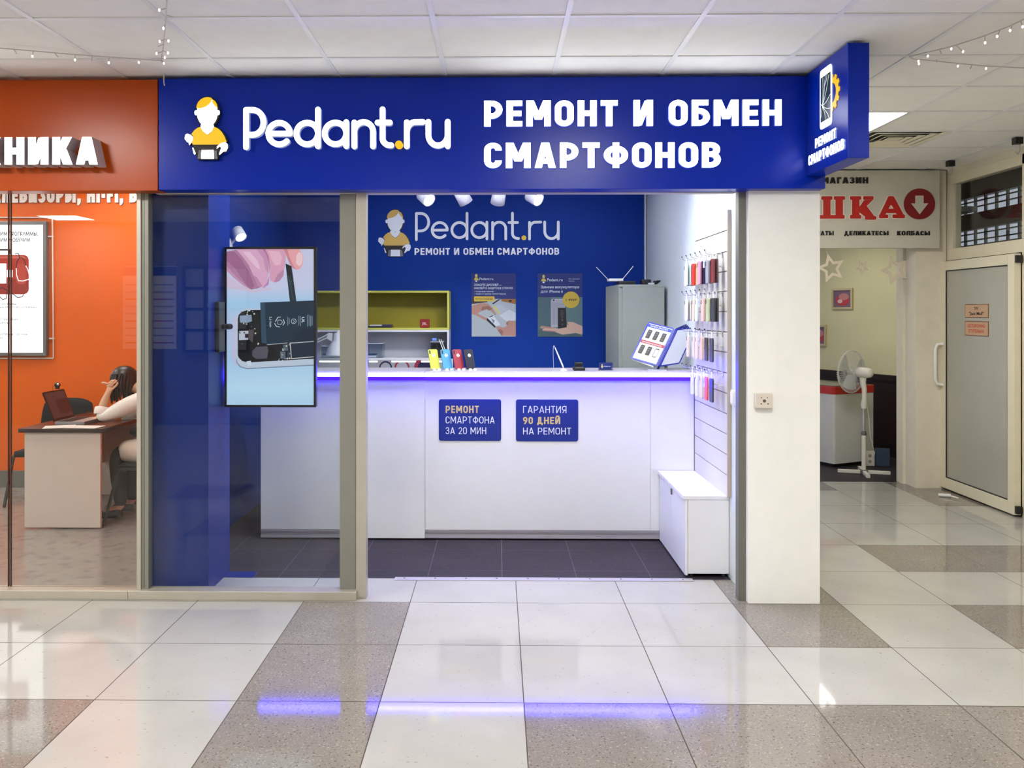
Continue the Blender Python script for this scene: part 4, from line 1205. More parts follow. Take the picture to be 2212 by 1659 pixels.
# pen on a cord
p = on_counter(1212.5, 796); bs = Vector((p.x, 6.02, ZTOP))
pn = thing('counter_pen', 'white pen leaning in a round base with a cord on the counter', 'pen', bs)
mb = MB(); mb.lathe([(.024, 0), (.024, .004), (.018, .010), (.006, .013), (.005, .018), (0, .018)], bs, (0, 0, 1), WHITEP, 24); mb.build('base', pn)
tip = bs + Vector((0, 0, .018)); top = atY(1198.5, 750, 6.04)
d_ = (top - tip)
mb = MB(); mb.tube([tip, tip + d_ * .05, tip + d_ * .12, tip + d_ * .5, tip + d_ * .93, top], [.002, .005, .0058, .0055, .004, .002], WHITEP, 12); mb.build('barrel', pn)
mb = MB(); a0 = atY(1196, 794, 6.05); a0.z = ZTOP + .002
mb.tube([top, top + Vector((-.004, 0, .012)), top + Vector((-.010, .002, .010)), Vector((a0.x - .004, 6.05, top.z - .03)), Vector((a0.x - .002, 6.05, ZTOP + .06)), Vector((a0.x, 6.05, ZTOP + .002))], .0012, WHITEP, 6); mb.build('cord', pn)

# small black terminal
p = on_counter(1246, 797); c0 = Vector((p.x, 6.03, ZTOP))
tm = thing('card_terminal', 'small black card terminal lying on the counter', 'terminal', c0)
mb = MB(); mb.box(c0.x - .042, c0.x + .042, 5.99, 6.09, ZTOP, ZTOP + .024, BLACKP, bev=.01); mb.build('body', tm)
mb = MB(); mb.box(c0.x - .028, c0.x + .03, 6.045, 6.085, ZTOP + .024, ZTOP + .058, BLACKP, bev=.008); mb.build('reader_head', tm)
mb = MB(); mb.box(c0.x - .026, c0.x + .028, 6.005, 6.035, ZTOP + .0235, ZTOP + .026, C(120, 110, 130, .2)); mb.build('keypad', tm)

# business card holder
p = on_counter(1299, 795); c0 = Vector((p.x, 6.06, ZTOP))
ch = thing('card_holder', 'clear holder with blue business cards on the counter', 'card holder', c0)
mb = MB(); mb.box(c0.x - .052, c0.x + .052, 6.035, 6.090, ZTOP, ZTOP + .004, ACRYL)
mb.box(c0.x - .052, c0.x - .049, 6.035, 6.090, ZTOP + .004, ZTOP + .035, ACRYL); mb.box(c0.x + .049, c0.x + .052, 6.035, 6.09, ZTOP + .004, ZTOP + .055, ACRYL)
mb.box(c0.x - .049, c0.x + .049, 6.085, 6.088, ZTOP + .004, ZTOP + .06, ACRYL); mb.build('tray', ch)
mb = MB(); mb.box(c0.x - .045, c0.x + .045, 6.052, 6.070, ZTOP + .004, ZTOP + .054, PN)
pc = Pic(mb, Frame((c0.x - .045, 6.052, ZTOP + .054)), 0, 0, .0001)
pc.text('Pedant.ru', 330, 290, PW, w=470, lay=2, bold=.01); mini_logo(pc, 200, 260, 4)
mb.build('cards', ch)

# flip display of price lists
TL, TR, BR, BL = atY(1408, 697, 6.235), atY(1467, 715, 6.13), atY(1419, 791, 6.02), atY(1362, 774.5, 6.13)
Uf = (BR - BL).normalized(); Vf = (TL - BL); Vf = (Vf - Uf * Vf.dot(Uf)).normalized()
wf, hf = (BR - BL).length, (TL - BL).length
base = BR.copy(); base.z = ZTOP
fd = thing('flip_display', 'tilted flip display of price lists in blue frames on the counter', 'display stand', base)
frf = Frame(BL, Uf, Vf)
BLF = mat('blue_frame_plastic', (18, 36, 150), .35, var=.02)
PAPER = C(232, 236, 240, .35)
def leaf(frm, w_, h_, first):
    mb = MB()
    o_, i_ = rrect(0, w_, 0, h_, .014, 4), rrect(.012, w_ - .012, .012, h_ - .012, .003, 4)
    for i in range(len(o_)):
        j = (i + 1) % len(o_)
        mb.prism([o_[i], o_[j], i_[j], i_[i]], frm, -.002, .002, BLF)
    lf = mb.build('leaf', fd)
    mb = MB(); mb.prism([(.012, .012), (w_ - .012, .012), (w_ - .012, h_ - .012), (.012, h_ - .012)], frm, -.001, .001, PAPER)
    if first:
        kx = w_ / 100; pc = Pic(mb, Frame(frm.p(0, h_), frm.U, frm.V), 0, 0, kx, base=.0012, ky=h_ / 140)
        pc.rect(6, 7, 94, 18, C(30, 52, 150)); pc.text('ЗАМЕНА ДИСПЛЕЯ', 14, 15, PW, w=66, lay=2, bold=.01)
        pc.rect(6, 66, 94, 77, C(150, 40, 42)); pc.text('ОРИГИНАЛЬНЫЕ ЗАПЧАСТИ', 12, 74, PW, w=72, lay=2, bold=.01)
        for r_ in range(2):
            for q in range(3):
                x_, y_ = 14 + q * 27, (26 if r_ == 0 else 83)
                lite = r_ == 1 and q == 2
                pc.poly(rpath([(x_, y_, 3), (x_ + 16, y_, 3), (x_ + 16, y_ + 32, 3), (x_, y_ + 32, 3)], True, 3), C(40, 38, 38), 2)
                if lite: pc.rect(x_ + 2, y_ + 4, x_ + 14.5, y_ + 29, C(205, 214, 208), 3)
                else:
                    for e_ in range(3): pc.rect(x_ + 3, y_ + 5 + e_ * 8, x_ + 12 - 2 * e_, y_ + 9 + e_ * 8, C(84, 78, 74), 3)
                pc.rect(x_ + (14 if (q + r_) % 2 else -2), y_ + 24, x_ + (18 if (q + r_) % 2 else 2), y_ + 27, C(180, 140, 70), 3)
                pc.rect(x_, y_ + 36, x_ + 14, y_ + 37.2, C(180, 184, 190), 2)
    mb.build('paper', lf)
leaf(frf, wf, hf, True)
TR2, BR2 = atY(1496, 697, 6.32), atY(1449, 776, 6.21)
for k in range(4):
    o_ = BR + Uf * (.006 + .004 * k) ; Un = ((BR2 - BR).normalized() * (1 - .09 * k) + Uf * (.09 * k)).normalized()
    leaf(Frame(o_, Un, Vf), wf * .98, hf, False)
mb = MB()
mb.box(base.x - .05, base.x + .06, 5.975, 6.17, ZTOP, ZTOP + .008, mat('clear_grey_plastic', (196, 200, 214), .15))
mb.build('foot', fd)
mb = MB(); mb.tube([base + Vector((.02, .08, .004)), BR + Vf * .02 + Vector((.03, .06, 0)), BR + Vf * .16 + Vector((.025, .06, 0))], .008, BLF, 10)
mb.build('spine', fd)
mb = MB(); mb.tube([BL + Vf * -.006 + Vector((.02, .02, 0)), BR + Vf * -.006 + Vector((-.02, .02, 0))], .006, WHITEP, 8); mb.build('rail', fd)

# ------------------------------------------------------------------ shelf unit on the back wall
SY0, SY1 = 7.74, 8.045
xl, xr_ = -2.00, atY(970, 650, SY0).x
zA, zB, zC_ = atY(850, 628, SY0).z, atY(850, 712.5, SY0).z, atY(850, 778, SY0).z
YEL = mat('lime_yellow_laminate', (158, 146, 26), .45, var=.02); YELE = mat('lime_yellow_edge', (196, 196, 84), .45, var=.02)
GRYL = mat('light_grey_laminate', (200, 202, 208), .45, var=.02)
su = thing('wall_shelf', 'two-tier open wall shelf, yellow above and white below', 'shelf', ((xl + xr_) / 2, SY1, zC_))
def open_box(z0, z1, m, me, th=.018):
    mb = MB()
    mb.box(xl, xr_, SY0, SY1, z1 - th, z1, me, bev=.001); mb.box(xl, xr_, SY0, SY1, z0, z0 + th, me, bev=.001)
    mb.box(xr_ - th, xr_, SY0, SY1, z0 + th, z1 - th, me, bev=.001); mb.box(xl, xl + th, SY0, SY1, z0 + th, z1 - th, me, bev=.001)
    mb.box(xl + th, xr_ - th, SY1 - .008, SY1, z0 + th, z1 - th, m)
    return mb
open_box(zB, zA, YEL, YELE).build('upper_box', su); open_box(zC_, zB - .001, GRYL, WHITEL).build('lower_box', su)
# backsplash and desk under the shelf
wd_ = thing('work_desk', 'white work desk under the wall shelf behind the counter', 'desk', ((xl + xr_) / 2, 7.6, 0))
mb = MB(); mb.box(xl, xr_ + .2, 7.20, 8.03, .72, .75, WHITEL, bev=.002); mb.build('desktop', wd_)
mb = MB(); mb.box(xl, xr_ + .02, 8.032, 8.048, .75, zC_ - .002, WHITEL); mb.build('splash_panel', su)
for x_ in (xl + .02, xr_ + .16):
    mb = MB(); mb.box(x_ - .015, x_ + .015, 7.25, 8.0, 0, .72, WHITEL); mb.build('side_panel', wd_)
LBAR = mat('lit_tube', (240, 240, 240), .3, var=0, emit=(.92, .97, 1.0), estr=6.0)
for k, (u0, u1) in enumerate(((690, 734), (798, 815), (846, 898), (910, 956))):
    a, b = atY(u0, 781, 7.78), atY(u1, 781, 7.78)
    t = thing('shelf_light', 'short white light bar under the white shelf tier', 'light', ((a.x + b.x) / 2, 7.78, zC_ - .022), group='light bars under the shelf')
    mb = MB(); mb.box(a.x, b.x, 7.77, 7.80, zC_ - .008, zC_ - .0005, WHITEP); mb.build('mount', t)
    mb = MB(); mb.tube([(a.x, 7.785, zC_ - .015), (b.x, 7.785, zC_ - .015)], .0075, LBAR, 12); mb.build('tube', t)
# round discs standing on the desk behind the counter
for u, v, r_, m1, m2, nm in ((829, 796, .062, C(60, 50, 96), C(226, 226, 230), 'white disc with a thin purple rim'), (865, 796, .072, C(196, 60, 88), C(226, 226, 230), 'white disc with a broad pink rim'), (914, 796, .098, C(196, 60, 88), C(40, 44, 90), 'pink disc with a navy centre')):
    c_ = atY(u, v, 7.9)
    t = thing('round_badge', '%s on the splash panel behind the counter' % nm, 'badge', (c_.x, 8.03, c_.z - r_))
    frp = Frame((c_.x, 8.032, c_.z))
    mb = MB(); mb.prism(ellp(0, 0, r_, r_, 36), frp, .0005, .006, m1); mb.build('rim', t)
    mb = MB(); mb.prism(ellp(0, 0, r_ * .66 if nm[0] == 'p' else r_ * .78, r_ * .66 if nm[0] == 'p' else r_ * .78, 30), frp, .006, .007, m2); mb.build('centre', t)
# red loudspeaker
a, b = atY(907, 710, 7.80), atY(927.5, 690.5, 7.80)
zS = zB + .018
t = thing('speaker', 'small red box loudspeaker on the yellow shelf', 'speaker', ((a.x + b.x) / 2, 7.83, zS))
mb = MB(); mb.box(a.x, b.x, 7.80, 7.85, zS, zS + .082, mat('red_fabric', (140, 24, 28), .7, var=.15, scale=300), bev=.008); mb.build('body', t)
mb = MB(); pc = Pic(mb, Frame((a.x, 7.80, zS + .082)), 0, 0, .001); pc.text('JBL', 20, 52, C(206, 190, 186), w=46, h=22, bold=.03, lay=2); mb.build('lettering', t)
# papers and a folded device
a, b = atY(794, 706, 7.80), atY(846, 706, 7.80)
t = thing('tray', 'flat black tray with papers on the yellow shelf', 'tray', ((a.x + b.x) / 2, 7.86, zS))
mb = MB(); mb.box(a.x, b.x, 7.80, 7.94, zS, zS + .016, BLACKP, bev=.003); mb.build('body', t)
mb = MB(); mb.box(a.x + .02, a.x + .13, 7.81, 7.93, zS + .016, zS + .028, C(200, 200, 205)); mb.build('papers', t)
mb = MB(); mb.box(a.x + .135, b.x - .005, 7.81, 7.93, zS + .016, zS + .030, C(60, 40, 90)); mb.build('booklet', t)
# clear plastic boxes
zW = zC_ + .018
for u0, u1, h_, lab in ((694, 735, .11, 'clear plastic box on the white shelf behind the lamp'), (792, 826, .135, 'clear plastic box with cloths at the middle of the white shelf')):
    a, b = atY(u0, 770, 7.80), atY(u1, 770, 7.80)
    t = thing('plastic_box', lab, 'box', ((a.x + b.x) / 2, 7.88, zW))
    mb = MB(); th = .003
    mb.box(a.x, b.x, 7.80, 7.80 + th, zW, zW + h_, ACRYL); mb.box(a.x, b.x, 7.97 - th, 7.97, zW, zW + h_, ACRYL)
    mb.box(a.x, a.x + th, 7.80 + th, 7.97 - th, zW, zW + h_, ACRYL); mb.box(b.x - th, b.x, 7.80 + th, 7.97 - th, zW, zW + h_, ACRYL)
    mb.box(a.x + th, b.x - th, 7.80 + th, 7.97 - th, zW, zW + th, ACRYL); mb.build('body', t)
    mb = MB()
    for z0 in (zW + h_ - .004,):
        mb.box(a.x - .002, b.x + .002, 7.797, 7.803, z0, z0 + .006, C(226, 230, 236)); mb.box(b.x - .003, b.x + .002, 7.803, 7.97, z0, z0 + .006, C(226, 230, 236)); mb.box(a.x - .002, a.x + .003, 7.803, 7.97, z0, z0 + .006, C(226, 230, 236))
    mb.build('rim', t)
    mb = MB(); mb.box(a.x + .008, b.x - .06 if u0 > 750 else b.x - .01, 7.81, 7.95, zW + th, zW + .022, C(226, 228, 232)); mb.box(a.x + .01, b.x - .07 if u0 > 750 else b.x - .05, 7.82, 7.94, zW + .022, zW + .034, C(52, 80, 108)); mb.build('cloths', t)
# tester with a display and a bench tool on the white shelf
a, b = atY(930, 773, 7.80), atY(958, 773, 7.80)
t = thing('test_device', 'dark bench device with a small blue display on the white shelf', 'device', ((a.x + b.x) / 2, 7.87, zW))
mb = MB(); mb.box(a.x, b.x, 7.81, 7.95, zW, zW + .145, mat('charcoal_plastic', (40, 40, 46), .4), bev=.004); mb.build('body', t)
mb = MB(); mb.box(a.x - .003, b.x + .003, 7.805, 7.955, zW + .145, zW + .155, C(170, 176, 184)); mb.build('lid', t)
mb = MB(); mb.box(a.x + .01, b.x - .03, 7.82, 7.93, zW + .155, zW + .190, C(60, 62, 70), bev=.003); d_ = mb.build('display_unit', t)
mb = MB(); mb.box(a.x + .014, a.x + .055, 7.8185, 7.8200, zW + .160, zW + .185, E(110, 150, 235, 1.0)); mb.build('display', d_)
mb = MB()
for k in range(2): mb.box(a.x + .012 + k * .05, a.x + .052 + k * .05, 7.8085, 7.81, zW + .09, zW + .128, BLACKP)
mb.build('slot', t)
mb = MB()
q0, q1, q2 = atY(948, 733, 7.76), atY(952, 742, 7.76), atY(964, 760, 7.76)
for d in (0, .018): mb.tube([q0 + Vector((d, 0, 0)), q1 + Vector((d, 0, 0)), q2 + Vector((d, 0, -.06))], .004, WHITEP, 8)
mb.tube([q2 + Vector((0, 0, -.06)), q2 + Vector((.018, 0, -.06))], .006, WHITEP, 8)
mb.build('lamp_arm', t)
# swing-arm work lamp
Lx = atY(729, 740, 7.5)
t = thing('desk_lamp', 'white swing-arm work lamp seen beside the screen', 'lamp', (Lx.x - .32, 7.5, .75))
def lp(u, v): return atY(u, v, 7.5)
mb = MB(); mb.lathe([(.045, 0), (.045, .03), (.02, .04), (.012, .06)], (Lx.x - .32, 7.5, .75), (0, 0, 1), WHITEP, 20); mb.build('base', t)
mb = MB()
for d in (0, .022): mb.tube([Vector((Lx.x - .32, 7.5, .80)), lp(660, 752) + Vector((0, 0, d))], .006, WHITEP, 8)
mb.build('lower_arm', t)
mb = MB()
for d in (0, .026): mb.tube([lp(660, 752) + Vector((0, 0, d)), lp(708, 729 + (0 if d == 0 else 0)) + Vector((0, 0, d))], .006, WHITEP, 8)
mb.prism([(0, 0), (.05, -.03), (.055, .045), (.01, .05)], Frame(lp(706, 731)), -.006, .006, WHITEP)
mb.tube([lp(712, 722), lp(722, 727)], .003, WHITEP, 8)
mb.build('upper_arm', t)
ax = Vector((-.04, -.08, -1)).normalized(); c_ = lp(731, 719)
mb = MB(); mb.lathe([(.012, -.02), (.014, .0), (.036, .006), (.043, .02), (.045, .07), (.062, .10), (.088, .145), (.098, .19), (.100, .205)], c_, ax, mat('white_enamel', (228, 230, 230), .3, var=0), 32); mb.build('shade', t)

# ------------------------------------------------------------------ filing cabinet with router
TH = math.radians(3.0)
fcx, fcy = 1.012, 6.98
fc = thing('filing_cabinet', 'tall grey metal cabinet in the corner behind the counter', 'cabinet', (fcx, fcy, 0), TH)
Mf = WM[fc.name]
GM = mat('grey_green_metal', (150, 156, 148), .5, var=.03)
zt_ = atY(1390, 614.5, fcy).z
def lbox(mb, x0, x1, y0, y1, z0, z1, m, bev=0.0):
    mb.box(x0, x1, y0, y1, z0, z1, m, R=Matrix.Translation(Vector((fcx, fcy, 0))) @ Matrix.Rotation(TH, 4, 'Z'), bev=bev)
WF, DF = .385, .62
mb = MB(); lbox(mb, 0, WF, .018, DF, .02, zt_, GM, .004); mb.build('body', fc)
mb = MB(); lbox(mb, .028, WF - .004, 0, .016, .06, zt_ - .022, GM, .003); dd = mb.build('door', fc)
mb = MB(); lbox(mb, .33, .345, -.012, 0, 1.0, 1.1, ALUD, .003); mb.build('handle', dd)
mb = MB(); lbox(mb, 0, WF, .002, .018, zt_ - .02, zt_, GM, .002); mb.build('top_rail', fc)
mb = MB(); lbox(mb, .01, WF - .01, .02, DF - .02, 0, .02, BLACKP); mb.build('plinth', fc)
a, b = atY(1309, 606, 7.2), atY(1376, 606, 7.2)
mb = MB(); mb.box(1.03, b.x - .02, 7.13, 7.33, zt_ + .0005, zt_ + .034, BLACKP, bev=.006)
mb.build('set_top_box', label='flat black box under the white router on the grey cabinet', cat='electronic box')
zr = zt_ + .0345
rt = thing('router', 'white two-antenna router on the grey cabinet', 'router', (1.12, 7.22, zr))
a, b = atY(1314, 601, 7.2), atY(1345, 601, 7.2)
mb = MB(); mb.box(a.x, b.x, 7.15, 7.29, zr, zr + .022, WHITEP, bev=.006); mb.build('body', rt)
for (u0, v0, u1, v1) in ((1315, 600, 1288, 577), (1343, 600, 1368, 575)):
    p0, p1 = atY(u0, v0, 7.27), atY(u1, v1, 7.27)
    p0.z = zr + .012
    mb = MB(); mb.tube([p0, p0 + (p1 - p0) * .1, p1], [.006, .0055, .005], WHITEP, 8, flat=.6); mb.build('antenna', rt)
c_ = atY(1396, 607, 7.2)
mb = MB(); mb.box(c_.x - .045, c_.x + .035, 7.16, 7.26, zt_ + .001, zt_ + .05, BLACKP, bev=.01); mb.build('power_adapter', label='black power adapter on the right end of the grey cabinet', cat='adapter')
mb = MB()
pts = [Vector((1.335, 7.16, zt_ + .006))]
rnd = random.Random(3)
for k in range(26):
    t_ = k / 25
    pts.append(Vector((1.335 + .03 * t_ + .02 * math.sin(k * 1.7), 7.12 + .03 * math.sin(k * 1.1), zt_ + .006 + .030 * abs(math.sin(k * .9)))))
mb.tube(pts, .0045, BLACKP, 6); mb.build('cable', label='tangled black cable on top of the grey cabinet', cat='cable')
mb = MB(); mb.box(1.27, 1.32, 7.06, 7.10, zt_ + .001, zt_ + .018, C(200, 205, 205), bev=.004); mb.build('plug', label='small white plug among the cables on the grey cabinet', cat='plug')

# ------------------------------------------------------------------ screen on the column
TY = 5.08
a, b = atY(484.5, 879.5, TY), atY(682.5, 533, TY)
tv = thing('display_screen', 'upright lit screen of a phone repair behind the shop glass', 'screen', ((a.x + b.x) / 2, TY, a.z))
TVX0, TVX1, TVZ0, TVZ1 = a.x, b.x, a.z, b.z
mb = MB(); mb.box(TVX0, TVX1, TY + .004, TY + .045, TVZ0, TVZ1, BLACKP, bev=.004)
mb.box(TVX0, TVX0 + .014, TY, TY + .004, TVZ0, TVZ1, BLACKP); mb.box(TVX1 - .014, TVX1, TY, TY + .004, TVZ0, TVZ1, BLACKP)
mb.box(TVX0 + .014, TVX1 - .014, TY, TY + .004, TVZ0, TVZ0 + .014, BLACKP); mb.box(TVX0 + .014, TVX1 - .014, TY, TY + .004, TVZ1 - .014, TVZ1, BLACKP)
mb.build('housing', tv)
mb = MB()
sx0, sx1, sz0, sz1 = TVX0 + .014, TVX1 - .014, TVZ0 + .014, TVZ1 - .014
kx, ky = (sx1 - sx0) / 872, (sz1 - sz0) / 1552
pc = Pic(mb, Frame((sx0, TY + .0039, sz1)), 32, 36, kx, ky=ky, base=0)
def e(r, g_, b): return E(r, g_, b, S_TV)
def grad_mat():
    m = bpy.data.materials.new('screen_backdrop'); m.use_nodes = True
    nt = m.node_tree; bs_ = nt.nodes['Principled BSDF']; bs_.inputs['Base Color'].default_value = (.01, .01, .01, 1); bs_.inputs['Roughness'].default_value = .2
    tc = nt.nodes.new('ShaderNodeTexCoord'); sp = nt.nodes.new('ShaderNodeSeparateXYZ'); rp = nt.nodes.new('ShaderNodeValToRGB'); mr = nt.nodes.new('ShaderNodeMapRange')
    mr.inputs['From Min'].default_value = 0; mr.inputs['From Max'].default_value = TVZ1 - TVZ0
    nt.links.new(tc.outputs['Object'], sp.inputs[0]); nt.links.new(sp.outputs['Z'], mr.inputs['Value']); nt.links.new(mr.outputs[0], rp.inputs['Fac'])
    el = rp.color_ramp.elements; el[0].position = 0; el[0].color = lin((178, 214, 246)); el[1].position = 1; el[1].color = lin((206, 206, 236))
    for p_, c_ in ((.12, (190, 224, 250)), (.3, (172, 206, 240)), (.5, (188, 200, 236)), (.65, (166, 206, 242)), (.75, (204, 208, 240))):
        q = el.new(p_); q.color = lin(c_)
    nt.links.new(rp.outputs['Color'], bs_.inputs['Emission Color']); bs_.inputs['Emission Strength'].default_value = S_TV
    return m
pc.rect(32, 36, 904, 1588, grad_mat(), 1)
pc.poly([(32, 300), (200, 400), (300, 450), (420, 415), (520, 430), (300, 470), (32, 420)], e(214, 196, 224), 2)
pc.poly([(32, 60), (130, 40), (190, 110), (270, 210), (330, 330), (385, 410), (340, 428), (280, 440), (200, 400), (100, 320), (32, 240)], e(184, 128, 164), 3)
pc.poly([(32, 60), (110, 60), (180, 140), (250, 250), (310, 400), (280, 438), (230, 400), (120, 230), (32, 150)], e(166, 108, 148), 4)
pc.poly([(32, 200), (80, 260), (170, 350), (260, 425), (200, 400), (100, 320), (32, 250)], e(206, 150, 186), 5)
pc.poly([(130, 36), (392, 36), (430, 90), (455, 200), (452, 280), (440, 360), (400, 412), (370, 420), (340, 400), (300, 300), (250, 190), (190, 110)], e(226, 172, 206), 5)
pc.poly([(300, 300), (330, 310), (390, 400), (370, 420), (340, 400)], e(200, 140, 180), 6)
pc.poly([(330, 36), (392, 36), (430, 90), (455, 200), (452, 280), (420, 240), (400, 130)], e(208, 150, 188), 6)
pc.poly([(388, 412), (440, 350), (462, 300), (452, 390), (400, 425)], e(196, 140, 196), 4)
pc.poly([(190, 60), (260, 60), (340, 150), (370, 240), (330, 220), (250, 130)], e(240, 196, 222), 6)
pc.poly([(392, 36), (602, 36), (626, 100), (620, 190), (592, 290), (560, 350), (510, 370), (470, 352), (460, 280), (458, 200), (430, 90)], e(226, 164, 194), 7)
pc.poly([(450, 50), (560, 60), (590, 120), (570, 190), (520, 200), (480, 140)], e(240, 186, 208), 8)
pc.poly([(510, 352), (545, 285), (607, 236), (602, 300), (560, 356), (515, 370)], e(196, 140, 176), 8)
pc.poly([(392, 36), (420, 36), (452, 110), (466, 210), (464, 290), (458, 200), (430, 90)], e(186, 122, 160), 9)
pc.poly([(622, 180), (682, 205), (730, 556), (666, 562)], e(16, 30, 40), 6); pc.poly([(640, 300), (668, 305), (715, 552), (690, 556)], e(30, 62, 72), 7)
pc.line([(655, 345), (690, 385)], 7, e(60, 84, 92), 8); pc.line([(690, 345), (665, 390)], 6, e(60, 84, 92), 8)
pc.poly([(602, 36), (760, 38), (800, 100), (797, 185), (765, 235), (735, 242), (690, 222), (655, 165), (630, 100)], e(240, 168, 178), 8)
pc.poly([(732, 95), (755, 66), (785, 78), (796, 120), (786, 185), (755, 208), (726, 175)], e(246, 206, 216), 9)
pc.poly([(602, 36), (640, 36), (660, 110), (700, 200), (735, 242), (690, 222), (655, 165), (630, 100)], e(214, 136, 152), 9)
pc.poly([(90, 720), (128, 700), (128, 1130), (160, 1200), (110, 1190), (80, 1100)], e(196, 196, 228), 2)
pc.poly([(128, 730), (140, 680), (175, 645), (230, 628), (904, 615), (904, 1186), (235, 1222), (175, 1205), (138, 1165), (128, 1110)], e(192, 204, 226), 3)
pc.poly([(142, 735), (152, 690), (185, 660), (235, 645), (904, 632), (904, 1128), (240, 1166), (185, 1150), (150, 1115), (142, 1090)], e(14, 16, 26), 4)
pc.poly([(128, 1110), (138, 1165), (175, 1205), (235, 1222), (904, 1186), (904, 1196), (235, 1232), (165, 1212), (128, 1165)], e(120, 136, 166), 4)
pc.poly([(368, 568), (895, 548), (904, 548), (904, 952), (435, 985), (382, 970)], e(22, 46, 68), 8)
pc.poly([(368, 568), (412, 566), (434, 975), (400, 972), (382, 968)], e(40, 74, 98), 9); pc.poly([(700, 900), (780, 830), (904, 810), (904, 952), (690, 965)], e(14, 36, 58), 9)
pc.poly([(435, 985), (640, 968), (642, 974), (437, 991)], e(190, 190, 200), 9)
for pts, c_, l_ in (([(162, 700), (280, 690), (286, 755), (240, 770), (165, 768)], (142, 160, 188), 5), ([(155, 852), (250, 850), (246, 940), (156, 944)], (188, 194, 214), 5), ([(215, 880), (250, 880), (250, 920), (215, 920)], (40, 34, 48), 7), ([(250, 838), (305, 838), (292, 968), (248, 930)], (84, 74, 80), 6),
                    ([(303, 682), (366, 680), (366, 862), (303, 864)], (24, 28, 30), 5), ([(288, 1052), (330, 1010), (440, 1003), (450, 1050), (436, 1125), (330, 1130), (288, 1102)], (84, 78, 96), 6), ([(595, 988), (645, 984), (650, 1048), (602, 1052)], (76, 92, 112), 6), ([(568, 1055), (620, 1060), (620, 1128), (572, 1126)], (88, 104, 124), 6),
                    ([(634, 1062), (668, 1058), (670, 1110), (636, 1112)], (34, 54, 68), 6), ([(662, 968), (904, 952), (904, 1112), (678, 1132)], (196, 200, 206), 6), ([(674, 976), (904, 960), (904, 1104), (684, 1122)], (24, 38, 62), 7), ([(170, 770), (300, 770), (300, 850), (160, 850)], (26, 26, 34), 5), ([(230, 1155), (275, 1148), (275, 1200), (245, 1200)], (206, 218, 236), 6), ([(240, 640), (268, 636), (268, 655), (240, 655)], (206, 212, 226), 6)):
    pc.poly(pts, e(*c_), l_)
for q in range(46):
    x_ = rnd.choice([rnd.uniform(150, 300), rnd.uniform(305, 365), rnd.uniform(550, 670)]); y_ = rnd.choice([rnd.uniform(760, 860), rnd.uniform(935, 1000), rnd.uniform(650, 690), rnd.uniform(860, 900)])
    if x_ > 500: y_ = rnd.uniform(985, 1150)
    pc.disc(x_, y_, rnd.uniform(4, 10), e(*rnd.choice([(186, 190, 200), (120, 126, 140), (60, 64, 76), (206, 200, 180)])), 7, 8)
WT = e(206, 220, 232)
pc.text('Li-ion', 462, 712, WT, w=102, h=24, bold=.012, lay=10, rot=True)
pc.line([(520, 760), (545, 715), (575, 712)], 7, WT, 10); pc.line([(600, 735), (612, 770), (595, 795)], 7, WT, 10); pc.line([(565, 812), (530, 805), (512, 775)], 7, WT, 10)
pc.line([(545, 745), (578, 742), (592, 765), (575, 788), (545, 782), (545, 745)], 4, WT, 10)
pc.line(ellp(704, 755, 24, 24, 20), 5, WT, 10, closed=True); pc.line([(700, 745), (712, 755), (700, 768)], 4, WT, 10)
for x_, y0_, y1_ in ((645, 712, 796), (660, 722, 780), (756, 700, 796), (772, 705, 802), (842, 690, 806), (858, 690, 800), (874, 700, 806), (888, 702, 796)):
    pc.line([(x_, y0_), (x_, y1_)], 6, e(128, 152, 172), 10)
pc.text('UL', 786, 712, WT, w=62, h=26, bold=.03, lay=10, rot=True)
mb.build('picture', tv)
mb = MB(); xc = (TVX0 + TVX1) / 2; zc = atX(470, 706, -1.68).z
ya_ = atX(464, 700, -1.68).y
mb.box(-1.679, -1.655, ya_, ya_ + .11, atX(470, 760, -1.68).z, atX(470, 652, -1.68).z, BLACKP, bev=.006); mb.build('mount_plate', tv)
mb = MB(); mb.tube([(-1.66, ya_ + .07, zc), (-1.60, TY + .10, zc), (xc, TY + .075, zc)], .018, BLACKP, 12); mb.build('mount_arm', tv)
mb = MB(); mb.box(xc - .12, xc + .12, TY + .045, TY + .075, zc - .12, zc + .12, BLACKP, bev=.004); mb.build('back_plate', tv)

